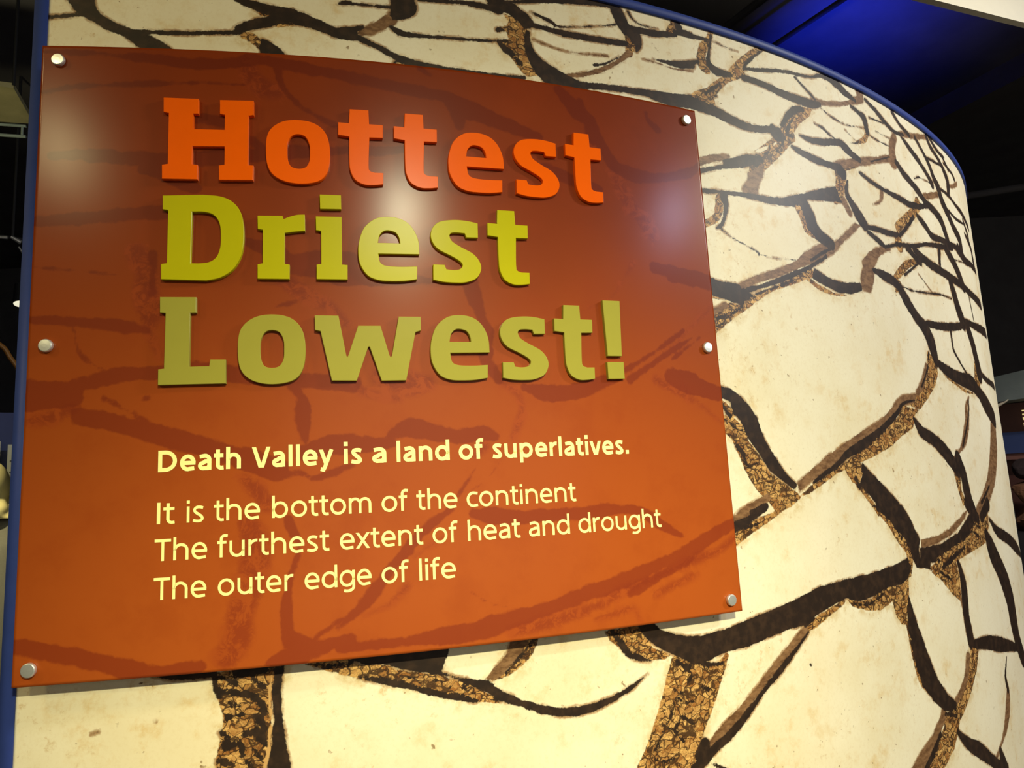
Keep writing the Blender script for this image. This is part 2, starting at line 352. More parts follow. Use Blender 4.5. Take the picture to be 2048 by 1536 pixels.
# ------------------------------------------------------------------ printed mural: the drawing, in millimetres on the wall
# (s along the wall, height, width) triplets for strokes, (s, height) pairs for outlines
MURAL = {
'ds': [[61,2619,58,64,2607,51,72,2590,40,91,2571,26,120,2550,23,154,2536,22,181,2521,32,208,2507,36,232,2492,30],[-3,2566,8,39,2571,8,69,2574,10],[174,2540,9,207,2538,9,275,2539,10,343,2544,9,377,2547,11],[356,2633,12,395,2616,20,433,2605,24,482,2593,35,518,2584,29,554,2571,25,582,2561,25,612,2560,26],[377,2555,19,405,2566,24,440,2577,24,479,2586,24],[423,2530,11,433,2515,30,447,2500,42,461,2481,42],[584,2641,4,609,2639,6],[585,2633,8,624,2636,7,661,2636,7,699,2638,8],[582,2563,24,608,2570,19,634,2581,10],[608,2560,17,644,2547,14,677,2532,13,710,2516,17,740,2507,21,778,2502,19,817,2500,17,869,2500,15,921,2500,14,971,2502,12,1005,2507,9],[712,2514,6,699,2500,5],[697,2588,9,716,2578,17,746,2575,11,812,2579,8,884,2583,8,942,2590,7,963,2594,9],[761,2667,9,800,2668,9,856,2674,11,897,2674,16,925,2672,16,950,2672,27],[944,2588,9,962,2571,19,978,2563,14,994,2542,11],[1014,2628,6,1017,2602,9],[946,2619,11,958,2621,9],[1020,2625,10,1018,2589,20,1030,2561,30,1050,2538,44,1079,2519,53,1115,2513,37,1151,2512,21,1193,2516,17,1241,2520,17,1290,2522,17,1341,2524,20,1366,2522,29,1419,2521,38,1480,2528,36],[1028,2646,14,1065,2644,14,1110,2640,17,1156,2640,17,1203,2642,17,1251,2645,17,1286,2648,17],[1030,2680,5,1058,2672,9,1084,2664,10,1102,2656,7,1158,2666,4,1220,2682,3,1260,2694,7],[981,2697,9,1070,2717,12,1163,2735,16,1211,2742,17,1260,2748,19],[1260,2748,30,1273,2722,37,1285,2697,36,1302,2682,36,1316,2673,41,1323,2651,21,1318,2634,9],[1193,2572,8,1222,2581,6,1268,2609,4],[1300,2696,15,1336,2695,18,1373,2696,20,1422,2704,16,1447,2708,10],[1451,2746,17,1460,2731,23,1467,2721,23,1498,2720,18],[1302,2739,7,1314,2722,6,1340,2711,5,1390,2713,3],[1366,2623,3,1403,2623,10,1441,2624,19,1489,2634,24],[1463,2759,9,1455,2728,12],[1441,2715,13,1486,2717,14,1527,2720,12,1553,2722,11],[1567,2736,8,1555,2689,9,1549,2657,16,1565,2639,26,1600,2634,21,1624,2636,13],[1429,2623,12,1466,2632,16,1513,2648,10],[1574,2723,4,1616,2716,3,1663,2715,3],[1760,2745,6,1718,2713,10,1688,2684,10,1676,2666,10],[1582,2601,7,1554,2580,9,1529,2563,7],[1567,2563,5,1542,2548,5],[1416,2518,30,1465,2525,38,1510,2522,35,1555,2516,32,1602,2506,30,1650,2497,26,1700,2496,23,1755,2506,21,1789,2504,32],[1683,2670,10,1740,2680,12,1811,2696,12,1871,2707,12,1902,2709,11,1967,2720,8,2011,2737,14,2054,2741,24,2097,2734,31,2139,2718,28,2194,2707,14],[1672,2640,20,1721,2640,20,1774,2636,23,1830,2629,26,1888,2628,28,1950,2630,29,1992,2639,18],[1889,2698,9,1927,2676,10,1974,2650,10],[1766,2512,25,1781,2498,40,1805,2495,25],[1854,2558,8,1826,2515,13,1846,2504,10],[1748,2458,6,1734,2433,6,1690,2420,4],[1806,2480,11,1773,2448,9],[1701,2409,26,1686,2392,17],[1555,2280,31,1560,2258,18,1555,2234,13,1541,2205,11,1522,2191,6],[1533,2192,4,1571,2171,4,1616,2156,4,1657,2142,6,1659,2133,4],[1668,2136,3,1725,2133,2,1803,2137,3],[1861,2311,38,1880,2277,48,1893,2244,48,1923,2221,42,1967,2204,35],[1865,2143,7,1922,2173,10,1964,2191,8],[1840,2473,10,1876,2464,21,1935,2455,24,1998,2452,21,2048,2451,31,2068,2439,43],[2047,2442,23,2065,2425,15],[2090,2419,10,2077,2379,21,2098,2351,29,2127,2319,42,2154,2294,40],[1881,2516,6,1929,2512,19,1995,2521,21,2066,2537,23,2100,2529,33,2133,2515,26,2174,2506,22],[1956,2571,3,1995,2565,11,2018,2554,9,2054,2545,5],[2241,2516,6,2373,2564,6],[1997,2629,4,2055,2612,5,2125,2608,4,2230,2624,3],[2164,2680,14,2206,2670,17,2234,2659,30,2242,2628,25,2246,2615,22],[2193,2570,5,2161,2557,5,2132,2551,2],[2112,2588,2,2172,2563,2],[2256,2730,13,2320,2708,19,2382,2683,19,2438,2670,15,2506,2679,13],[2267,2671,6,2334,2676,6,2399,2681,5],[2440,2741,18,2489,2710,17,2558,2692,18],[2483,2668,12,2548,2640,26,2612,2614,26,2679,2582,24,2718,2555,36],[2253,2609,5,2304,2603,5,2386,2604,5],[2301,2634,3,2394,2633,3],[2610,2698,19,2661,2667,20,2713,2630,29,2748,2587,36,2783,2562,48],[2729,2739,25,2762,2709,24,2828,2688,22,2878,2663,31,2925,2624,45,2913,2577,34],[2696,2651,9,2777,2657,12,2869,2667,11],[2759,2748,21,2823,2721,19,2900,2710,15,2960,2682,22],[2862,2720,7,2927,2718,9],[2900,2688,7,3006,2682,17,3053,2668,23],[2164,2463,12,2224,2447,15,2305,2436,15,2383,2432,21,2481,2426,24,2567,2439,22,2658,2459,12],[2419,2558,25,2461,2531,29,2521,2510,30,2571,2491,31,2621,2467,29,2696,2453,33,2759,2429,44,2793,2386,44,2808,2368,38],[2549,2533,2,2589,2548,8,2620,2551,3,2702,2555,3],[2563,2491,16,2566,2478,9],[2495,2385,18,2431,2337,15,2369,2297,14],[2162,2288,16,2227,2292,18,2300,2292,20,2358,2298,17],[2532,2396,22,2589,2374,30,2640,2348,28,2724,2352,24,2894,2360,24],[2782,2558,47,2810,2513,48,2859,2478,44,2920,2434,44,2979,2407,54,2985,2373,54],[2811,2561,12,2916,2561,17,2983,2550,18,3125,2539,26,3237,2516,34],[2862,2495,13,2973,2486,14,3101,2498,10],[2169,2274,16,2219,2258,20,2261,2242,15],[2337,2263,15,2462,2279,16,2580,2307,15,2713,2325,21,2855,2347,19],[2255,2241,11,2361,2267,12],[2431,2262,19,2473,2234,22,2504,2225,17],[2477,2266,16,2549,2236,20],[2694,2310,22,2680,2259,21],[2784,2321,29,2858,2288,32],[2935,2372,26,3021,2342,29,3093,2335,26],[3100,2458,17,3209,2427,40,3233,2371,59],[3107,2514,24,3186,2464,31],[1581,2028,17,1649,2047,12,1716,2069,15,1786,2095,16,1861,2126,11,1936,2163,11],[1634,2026,7,1713,2053,8,1783,2079,6],[1493,1953,8,1539,1965,10,1582,1990,6],[1485,1929,6,1520,1946,6],[2174,2155,17,2231,2146,33,2291,2134,33,2325,2118,35],[2507,2235,10,2438,2202,9,2368,2168,11],[2329,2110,40,2364,2075,45,2412,2036,44,2465,2003,53,2495,1967,64,2509,1929,53,2518,1902,41],[2344,2126,5,2414,2122,6,2548,2132,7,2641,2141,7,2752,2142,4],[2472,2187,3,2559,2141,3],[2407,2262,17,2463,2242,21,2515,2238,14],[2465,2269,27,2558,2242,33,2676,2230,34,2778,2223,33,2921,2216,33,3048,2205,32,3268,2199,44],[2767,2326,37,2846,2286,47,2893,2250,54,2927,2217,51],[2914,2356,33,3015,2332,31,3122,2341,28,3271,2342,30],[2855,2303,4,3008,2321,6],[2757,2218,33,2789,2163,56,2811,2116,63,2850,2070,63],[2485,2023,23,2598,2026,28,2735,2040,28,2863,2062,26],[2873,2082,16,2993,2078,28,3308,2088,45],[2901,2057,59,2938,2008,65,2965,1947,72,2976,1901,85],[2690,2017,14,2691,1958,16,2736,1920,13,2798,1882,11],[2996,2190,13,3017,2105,14],[2518,1902,21,2588,1878,41,2709,1858,49,2850,1849,61,2927,1822,54],[2989,1900,23,3103,1881,25,3335,1872,31],[2927,1822,53,3023,1779,83,3138,1738,76],[2772,1786,12,2744,1726,12,2645,1627,12],[2466,1926,8,2437,1869,8,2380,1812,9],[2321,1767,7,2243,1754,10,2194,1721,18,2089,1669,21,1996,1632,30,1929,1610,23,1871,1579,14,1818,1558,14,1774,1539,9],[1488,1731,11,1506,1708,12],[1489,1698,7,1524,1679,8,1551,1668,5],[1519,1635,12,1534,1622,13,1546,1589,9,1580,1594,7],[1542,1476,12,1594,1488,17],[1947,1546,14,1961,1520,15],[2299,1709,15,2338,1672,39,2413,1647,43,2479,1615,53,2534,1577,52,2574,1547,44],[2584,1591,47,2611,1543,53,2622,1488,60,2636,1443,62,2660,1410,58],[2877,1492,9,2753,1439,15],[1587,1482,16,1534,1460,17,1484,1443,25],[1515,1441,7,1577,1450,5],[2106,1406,8,2134,1371,8],[2357,1268,15,2445,1292,17,2534,1312,10],[2260,1294,11,2347,1291,8],[2529,1336,15,2612,1356,9,2669,1336,17],[2623,1382,9,2698,1361,11],[2336,1257,8,2399,1231,9],[2609,1443,46,2660,1410,44,2686,1392,38],[2821,1433,45,2730,1392,37],[2814,1382,14,2890,1336,38,3035,1301,45,3207,1255,50,3455,1195,22],[2755,1335,38,2791,1280,85,2845,1225,86,2902,1161,106,2935,1094,110,2941,1025,100,2955,961,82,2995,904,76],[2466,1277,15,2485,1220,39,2481,1165,47,2474,1111,46,2482,1041,48],[2493,1027,27,2607,1014,41,2717,991,49,2847,963,35,2934,940,24],[1882,1224,6,1947,1216,8,2006,1233,7],[1685,1196,13,1718,1208,8],[2251,880,11,2321,858,9],[2209,835,15,2161,801,19,2109,769,18],[2308,820,15,2362,777,35,2436,740,46,2502,700,37,2560,666,36,2612,641,33],[2593,702,21,2602,670,45,2620,639,46],[2782,940,7,2739,888,18,2745,845,24],[1694,1179,6,1635,1138,12,1572,1097,16,1524,1066,11,1466,1024,18,1417,992,21,1371,972,20,1341,953,24,1312,939,24],[1345,986,28,1335,964,39],[1323,1165,11,1373,1149,11,1411,1146,7],[1361,942,6,1394,924,9],[1687,1104,7,1692,1101,5],[601,1220,7,635,1209,11,673,1198,12,713,1185,11,746,1172,12,786,1161,13,827,1149,7],[694,1210,6,716,1198,8],[747,1198,6,773,1182,7],[800,1179,6,824,1163,7],[943,1241,5,920,1220,7,891,1196,5],[1132,1249,7,1150,1224,14,1169,1200,17,1198,1186,13,1225,1177,4],[1135,1240,8,1156,1238,5],[1291,1164,7,1319,1149,15],[1276,1084,6,1259,1051,7,1239,1027,8,1219,999,10],[1290,1050,10,1270,1029,8],[339,1248,12,347,1220,15,383,1211,12,413,1199,16,427,1176,16],[350,1229,9,348,1211,12],[383,1250,21,431,1249,15],[362,1171,9,389,1175,7],[395,1141,15,422,1138,12],[357,1119,12,383,1122,14,389,1103,12],[413,1166,11,428,1147,11],[410,1110,11,422,1094,8],[521,1247,5,552,1245,7,587,1247,8],[231,1255,3,263,1252,12,293,1249,13,338,1250,13],[237,1176,3,239,1175,3],[130,1164,2,141,1167,2],[353,1241,10,377,1230,9],[407,1236,9,425,1219,12],[362,1198,8,383,1189,10],[413,1142,14,431,1117,11],[353,1145,12,365,1132,12,356,1125,9],[348,1096,12,372,1088,10],[395,1091,8,407,1076,11],[1307,1147,6,1324,1134,9,1313,1121,4],[1349,1105,8,1374,1094,8],[1283,1093,4,1300,1080,6,1332,1079,4],[1297,1049,9,1318,1035,7],[1271,1021,7,1291,1001,6],[1278,1108,6,1300,1098,5],[1245,1040,10,1266,1029,6],[1209,980,5,1238,969,7,1264,971,4]],
'rs': [[388,2541,16,405,2535,23,419,2520,17],[454,2568,10,486,2577,12],[423,2594,11,440,2589,8],[714,2506,8,740,2501,11],[1294,2680,17,1302,2654,31,1294,2622,21],[1446,2755,17,1437,2726,25,1416,2704,10],[1572,2753,16,1557,2724,21,1537,2696,27,1526,2669,29,1527,2645,34,1540,2631,26],[1768,2757,21,1720,2725,23,1676,2690,23,1646,2660,26,1628,2636,29],[1667,2651,28,1610,2622,23,1574,2594,27,1541,2565,33,1495,2542,33,1544,2544,30],[1846,2509,26,1804,2470,30,1750,2429,38,1705,2391,35,1675,2363,29],[1540,2273,26,1534,2240,26,1520,2216,22,1483,2197,21],[1840,2298,39,1850,2269,23,1866,2235,30,1900,2217,17],[2059,2440,59,2052,2406,48,2037,2371,42,2014,2343,25],[2070,2452,15,2155,2485,16],[2060,2464,12,2118,2488,10],[2244,2617,22,2218,2583,21,2172,2563,10],[2549,2448,43,2520,2413,39,2441,2371,33,2365,2325,37],[2356,2283,50,2359,2261,45],[2711,2320,18,2793,2342,15],[1477,2007,6,1510,2005,5],[1841,2090,12,1895,2067,16,1962,2056,8,2011,2059,4],[2143,2182,13,2117,2131,17,2118,2092,15],[2508,2239,12,2403,2209,28,2347,2178,31,2301,2149,22],[2317,2128,39,2294,2106,12],[2768,2192,44,2787,2157,38,2798,2119,30],[2946,1908,68,2930,1869,69,2892,1832,41],[2580,1855,7,2746,1819,11,2842,1814,7],[1484,1744,12,1503,1727,15,1515,1712,13],[1945,1537,15,1991,1493,15,2037,1445,15],[2561,1550,59,2563,1491,29,2582,1452,30],[2025,1462,16,2082,1417,24,2121,1375,31,2159,1341,35,2167,1312,30,2153,1272,21],[1683,1180,9,1723,1198,23,1770,1213,18,1838,1234,11],[2110,1148,16,2119,1065,17,2137,995,19,2169,957,12],[205,1242,2,219,1245,2,237,1234,2]],
'dp': [[696,2664,749,2671,758,2641,750,2625,724,2609,702,2606,694,2617,698,2639],[918,2699,977,2701,998,2687,1023,2674,1037,2655,1029,2636,1012,2632,994,2651,971,2665,946,2669,926,2674],[1798,2527,1832,2576,1861,2601,1900,2610,1918,2599,1885,2585,1852,2565,1813,2525],[1562,2382,1657,2415,1716,2420,1692,2393,1633,2371,1571,2359,1512,2343,1479,2328,1481,2346,1567,2370],[1481,2293,1552,2297,1624,2302,1686,2304,1765,2309,1869,2340,1950,2368,2023,2390,2048,2343,1960,2333,1874,2322,1871,2308,1818,2291,1722,2284,1671,2287,1610,2288,1545,2286,1479,2279],[1476,2061,1510,2051,1578,2050,1590,2031,1628,2024,1602,2005,1583,1994,1543,2000,1505,2008,1475,2012],[1876,2126,1911,2110,1947,2100,2010,2096,2090,2107,2098,2082,2038,2066,1979,2062,1927,2074,1891,2082,1864,2093],[1482,1784,1515,1778,1551,1756,1571,1735,1591,1710,1603,1675,1616,1645,1646,1602,1676,1563,1711,1536,1698,1522,1667,1542,1618,1573,1584,1620,1555,1655,1538,1697,1518,1714,1511,1743,1479,1754],[1985,1587,2021,1558,2080,1518,2141,1473,2184,1437,2054,1445,2007,1492,1962,1526,1984,1559],[2002,1470,2157,1463,2195,1424,2215,1389,2239,1359,2222,1336,2224,1306,2280,1272,2197,1285,2176,1315,2172,1339,2152,1369,2098,1411,2054,1442],[2230,1335,2362,1337,2496,1359,2582,1396,2639,1419,2652,1375,2543,1335,2401,1311,2281,1292,2275,1272,2220,1298],[1283,1223,1356,1213,1430,1219,1493,1231,1565,1242,1641,1257,1691,1267,1749,1280,1852,1288,1963,1292,2072,1302,2153,1315,2170,1288,2145,1262,2103,1248,2034,1247,1950,1230,1897,1227,1850,1241,1786,1228,1732,1214,1685,1195,1632,1194,1562,1183,1490,1170,1434,1170,1374,1156,1327,1162,1300,1173,1279,1183],[2134,1223,2148,1170,2171,1112,2200,1043,2232,978,2279,928,2327,895,2320,872,2244,889,2194,926,2149,971,2127,1024,2114,1079,2111,1138,2117,1183],[584,1252,604,1267,778,1272,776,1252,767,1230,759,1212,788,1200,822,1190,853,1185,875,1160,878,1140,852,1159,821,1176,774,1201,734,1212,707,1218,681,1224,655,1236,613,1240],[853,1179,884,1159,919,1141,955,1126,999,1113,1045,1109,1084,1112,1125,1119,1168,1135,1214,1152,1189,1135,1158,1118,1124,1106,1083,1095,1043,1091,1002,1095,961,1106,925,1122,890,1136,862,1148],[1194,1258,1231,1265,1251,1240,1290,1225,1335,1213,1329,1157,1298,1173,1260,1192,1227,1214,1204,1235],[444,1249,464,1258,458,1218,459,1173,464,1127,475,1069,430,1074,440,1115,444,1159,440,1211]],
'bp': [[695,2630,717,2618,709,2598,682,2582,659,2567,633,2561,619,2566,634,2579,660,2596,691,2621],[1650,2361,1719,2398,1711,2367,1688,2334,1677,2288,1622,2288,1624,2314,1647,2342],[1791,2127,1839,2162,1937,2210,1970,2200,1937,2170,1863,2136],[1971,2205,2013,2231,2103,2291,2134,2288,2099,2266,2007,2204,1963,2182],[1572,2048,1641,2077,1721,2103,1807,2137,1852,2157,1908,2179,1998,2197,1969,2175,1910,2149,1855,2130,1788,2105,1717,2079,1638,2055,1582,2031],[2186,2223,2270,2236,2206,2196,2174,2159,2168,2122,2140,2080,2094,2085,2092,2117,2118,2162,2156,2199],[1710,1540,1766,1570,1841,1608,1919,1639,2004,1671,2096,1701,2169,1737,2216,1769,2244,1779,2338,1788,2319,1759,2241,1748,2192,1715,2089,1669,1979,1626,1894,1586,1818,1557,1761,1541,1716,1517],[1493,1477,1533,1495,1604,1519,1615,1507,1583,1488,1542,1474],[1479,1470,1527,1485,1555,1494,1600,1491,1593,1481,1546,1467,1482,1451],[2239,1359,2346,1360,2449,1378,2559,1413,2614,1429,2572,1401,2516,1378,2442,1357,2339,1340,2240,1333],[2236,905,2264,881,2223,849,2174,816,2104,770,2036,786,2100,819,2160,841,2221,881],[1684,1196,1696,1178,1662,1154,1598,1120,1550,1089,1491,1049,1446,1016,1403,987,1357,966,1353,986,1391,1015,1449,1045,1505,1081,1552,1115,1608,1150,1653,1179],[906,1265,933,1263,940,1248,914,1218,886,1194,864,1184,843,1186,872,1212,895,1233]],
'rp': [[954,2666,996,2656,1012,2637,1027,2628,1019,2603,1011,2575,1020,2546,1042,2519,1014,2509,997,2521,974,2552,958,2575,944,2590,970,2599,967,2620,943,2612,943,2625,967,2633,972,2647],[1908,2610,1955,2614,1935,2587,1882,2549,1855,2516,1858,2491,1811,2466,1770,2473,1752,2444,1726,2399,1695,2369,1656,2363,1660,2392,1703,2425,1747,2453,1766,2487,1786,2506,1824,2548,1865,2576],[1664,2415,1705,2440,1751,2459,1761,2481,1739,2466,1684,2428],[1584,2008,1634,2026,1687,2049,1756,2074,1861,2124,1883,2102,1825,2082,1767,2062,1698,2040,1632,2006,1593,1981,1555,1961,1518,1936,1482,1912,1481,1970,1537,1998,1571,1994],[2454,1931,2513,1908,2518,1863,2483,1820,2419,1780,2347,1739,2283,1749,2351,1793,2413,1839,2444,1890],[2242,1751,2302,1740,2347,1740,2311,1724,2286,1682,2207,1656,2142,1627,2056,1603,1986,1586,1913,1568,1875,1561,1807,1532,1743,1508,1711,1505,1760,1531,1832,1558,1909,1587,1976,1614,2067,1651,2136,1680,2203,1716,2220,1737],[1477,1714,1522,1704,1552,1677,1559,1647,1589,1613,1617,1570,1666,1539,1707,1516,1720,1502,1676,1481,1626,1471,1606,1494,1566,1529,1538,1572,1522,1614,1505,1651,1480,1672],[1905,1566,1979,1588,1991,1563,1962,1525,1932,1532],[1479,1424,1522,1449,1580,1466,1627,1475,1683,1487,1600,1451,1541,1427,1481,1398],[2254,1308,2352,1308,2457,1326,2555,1366,2640,1403,2689,1400,2723,1376,2809,1410,2796,1360,2730,1308,2589,1293,2469,1278,2314,1259,2264,1273,2312,1288],[2273,1266,2453,1280,2464,1228,2452,1159,2406,1180,2330,1237],[1846,1241,1897,1227,1958,1229,2002,1250,2103,1248,2143,1258,2140,1226,2105,1221,2050,1209,1989,1194,1936,1199,1873,1217],[2048,1209,2142,1253,2138,1217,2117,1174,2104,1139,2078,1147,2058,1172],[2484,1045,2529,1002,2495,954,2437,906,2371,863,2313,834,2262,881,2319,888,2376,918,2429,956,2458,999],[2233,887,2348,863,2309,816,2276,783,2201,747,2113,768,2170,808,2234,851],[1281,1183,1309,1168,1350,1155,1396,1145,1426,1168,1434,1162,1419,1131,1401,1100,1382,1067,1353,1021,1331,986,1312,939,1257,950],[563,1249,610,1241,648,1237,674,1224,704,1218,727,1212,747,1213,774,1197,808,1187,828,1175,862,1155,877,1140,848,1143,813,1151,779,1161,733,1179,693,1190,654,1201,609,1212,563,1229],[940,1255,967,1259,950,1226,927,1206,897,1189,855,1181,886,1194,916,1224],[1113,1251,1195,1255,1209,1234,1231,1203,1278,1183,1258,1175,1223,1177,1181,1192,1149,1210,1126,1230],[1276,1177,1329,1154,1306,941,1168,966,1209,1028,1241,1095,1260,1139],[333,1252,464,1258,460,1234,441,1220,441,1160,438,1115,428,1074,341,1084,350,1139,357,1168,344,1208,338,1233],[499,1252,537,1258,588,1256,587,1225,565,1229,534,1239]],
'bs': [[1026,2611,4,1063,2602,4,1107,2594,4,1152,2595,4,1231,2603,5],[1294,2624,17,1267,2600,13,1236,2577,12,1196,2555,13,1158,2540,12,1116,2531,9],[1334,2616,2,1375,2615,4,1428,2610,5,1490,2617,5],[1369,2663,2,1390,2644,2],[1448,2750,21,1449,2721,23],[1961,2642,22,2037,2654,15,2131,2680,14,2189,2705,22,2229,2725,34,2226,2748,46],[1480,2362,23,1527,2380,21,1588,2396,12],[2058,2349,27,2082,2319,22],[2041,2457,27,2127,2486,26,2208,2509,25,2298,2536,20,2391,2565,26],[2433,2651,31,2402,2607,39,2397,2558,58],[2492,2679,16,2597,2700,20,2738,2740,17],[3096,2663,16,2983,2618,14,2905,2606,7],[2289,2437,19,2282,2410,17,2266,2389,8,2221,2371,3],[2620,2485,21,2760,2528,21],[2435,2274,8,2534,2295,10],[2288,2245,19,2209,2219,22,2165,2196,29,2129,2168,31],[1481,1968,17,1525,1990,16],[2691,2311,30,2676,2253,23],[2784,1798,6,2737,1760,21,2727,1714,39,2677,1655,35,2626,1620,17,2551,1590,8],[2436,1880,21,2390,1823,25,2345,1791,21],[3095,1701,92,3043,1630,99,2948,1538,79,2858,1479,62,2747,1427,46,2692,1406,41],[2902,1066,36,2924,984,42],[2460,1159,25,2464,1128,17],[2268,899,10,2307,884,10],[2446,1002,26,2414,950,27,2371,920,23,2321,895,18],[2745,845,24,2719,797,41,2666,748,25,2606,713,10,2553,690,11]],
'hs': [[441,1236,4,437,1212,5,437,1188,5,440,1157,4],[438,1146,4,436,1130,4,434,1101,6,427,1074,6]],
'gs': [[17,2468,11,91,2466,11,155,2462,13,220,2458,23,285,2449,26,351,2451,23,417,2463,23,485,2457,27,553,2446,24,609,2438,18],[13,2380,9,62,2390,11,125,2396,9,221,2402,8,318,2408,8,394,2407,8],[458,2463,21,464,2417,14,485,2384,11,518,2356,11,572,2327,11],[36,2247,14,98,2249,25,161,2244,29,243,2241,29,352,2247,33,484,2263,26,606,2274,23],[209,2223,28,273,2196,28,305,2178,21],[15,2112,21,102,2120,28,195,2127,28,245,2131,28],[303,2331,22,358,2325,33],[411,2287,21,437,2258,21],[581,2442,24,654,2432,28,726,2423,28,800,2415,25,837,2395,47,894,2378,38,952,2360,35,1016,2342,22],[829,2387,39,835,2348,19],[578,2274,23,651,2276,27,729,2286,19],[1074,2466,29,1115,2425,39,1148,2395,34,1163,2363,29,1187,2324,30,1212,2293,34,1257,2282,36,1319,2282,26,1396,2301,25,1429,2316,21],[1306,2448,12,1309,2429,11,1336,2406,15],[750,2476,17,775,2461,12],[1028,2272,26,1089,2249,31,1162,2233,22],[1125,2444,19,1153,2354,24],[227,2047,16,227,1968,19],[14,1919,20,79,1915,20,140,1908,26,182,1901,26,219,1894,13],[17,2022,2,171,2004,2],[88,1904,3,102,1851,4,130,1827,4,152,1816,3],[11,1792,29,69,1786,26,113,1794,26,173,1809,30,233,1810,26,294,1818,27,356,1807,33,481,1791,30,597,1782,34],[15,1766,38,55,1768,38,93,1767,32],[103,1734,31,157,1719,38,220,1700,38,281,1682,35,342,1660,35,403,1638,41,455,1619,48],[147,1766,9,190,1740,9,220,1716,15],[219,1763,11,224,1763,11],[481,1780,19,500,1761,19,506,1726,29,506,1693,22,509,1667,8],[505,1647,30,543,1659,37,595,1663,40],[449,1608,19,496,1611,13,527,1600,13,594,1621,17],[424,1931,2,495,1949,5],[450,2055,34,482,2026,42,532,2027,50,595,2036,47],[386,2075,21,457,2048,32],[842,1996,34,855,1954,30,864,1918,26,874,1892,30,868,1830,30,895,1790,26],[951,1772,22,996,1760,37,1055,1760,33,1109,1775,30,1170,1798,23],[1180,1804,8,1254,1843,8,1360,1907,8],[1204,1788,15,1276,1832,12,1382,1891,8],[1325,1806,26,1371,1789,39],[1293,2057,26,1345,2048,31,1398,2034,37],[670,1677,20,711,1690,38,758,1678,31,807,1672,31,853,1676,28,878,1668,18],[569,1663,37,620,1659,37,673,1661,20],[839,1607,4,817,1577,5,798,1551,6],[886,1613,3,859,1582,3,827,1561,3],[574,2003,39,679,2002,35,770,1995,7],[828,1517,17,863,1508,31,906,1502,31,980,1501,28,1077,1502,28,1146,1505,22,1201,1499,23,1254,1466,23,1288,1446,12,1312,1437,2],[787,1530,17,752,1504,20,721,1480,20,690,1449,20,663,1419,23,637,1385,23,605,1350,19,564,1320,13],[818,1361,1,848,1342,2,882,1329,2,912,1321,2],[563,1283,18,644,1281,19,724,1283,29,808,1287,36,877,1299,37,950,1312,30,1045,1333,31,1146,1355,29,1233,1380,26,1330,1407,27],[1164,1326,15,1253,1361,23,1328,1391,23],[10,1331,28,73,1315,31,130,1299,31,187,1280,34,244,1266,29,322,1271,18],[476,1521,24,494,1469,15,479,1423,11,472,1377,15,472,1337,18,478,1306,29,508,1288,36,539,1288,28,588,1298,19],[524,1305,11,554,1324,13,589,1341,13],[436,1266,9,460,1272,27,502,1274,24],[1274,1379,31,1327,1405,31,1377,1428,32,1455,1458,24],[1281,1447,11,1315,1438,2],[1342,2042,34,1396,2040,40,1451,2031,36],[1321,1838,7,1405,1893,7],[1317,1798,47,1367,1778,42,1446,1761,38],[1367,2291,17,1409,2299,17,1455,2338,11]],
'qs': [[401,2456,41,407,2429,43,434,2400,52,461,2392,31],[1202,2284,29,1217,2243,39,1241,2203,45,1275,2165,50,1295,2130,35],[197,2047,47,214,2012,46,215,1968,55,225,1933,55,223,1909,37],[222,1891,18,242,1844,18],[21,1728,26,56,1733,32,91,1748,26],[397,1604,24,418,1583,36,437,1554,36],[466,1998,41,498,1973,41,531,1949,31,557,1938,31,586,1904,27],[902,1780,15,931,1761,19,942,1735,15,935,1699,22,920,1668,18],[1272,1789,26,1321,1765,22,1366,1742,17],[1233,2061,17,1207,2022,8,1168,1975,6,1110,1949,5],[653,1795,45,707,1780,59,745,1782,39],[594,1789,30,623,1764,24,686,1750,21],[855,1649,32,840,1632,21],[764,1471,10,740,1459,10,710,1438,7],[692,1383,20,655,1352,13,611,1336,6],[898,1280,26,967,1287,34,1023,1298,31,1082,1309,28,1144,1334,29,1231,1355,22,1328,1385,23],[1080,1285,14,1141,1293,21,1170,1297,14,1182,1271,10],[1227,1320,22,1324,1350,23],[403,1522,45,418,1474,60,412,1427,61,403,1391,55,389,1353,54,389,1319,55,368,1286,52],[1296,1373,30,1349,1388,30,1397,1396,23,1450,1421,25],[1284,1336,11,1340,1353,11],[1324,1866,8,1383,1917,8,1452,1972,12],[1343,1774,18,1387,1734,14,1447,1690,8]]}


def catmull(P, closed=False, n=4):
    P = np.asarray(P, float)
    if len(P) < 3: return P
    Q = np.vstack([P[-1:], P, P[:2]]) if closed else np.vstack([2 * P[:1] - P[1:2], P, 2 * P[-1:] - P[-2:-1]])
    out = []
    for i in range(1, len(Q) - 2):
        a, b, c, d = Q[i - 1], Q[i], Q[i + 1], Q[i + 2]
        for t in np.arange(n) / n:
            out.append(0.5 * (2 * b + (c - a) * t + (2 * a - 5 * b + 4 * c - d) * t * t + (3 * b - a - 3 * c + d) * t ** 3))
    if not closed: out.append(Q[-2])
    return np.array(out)


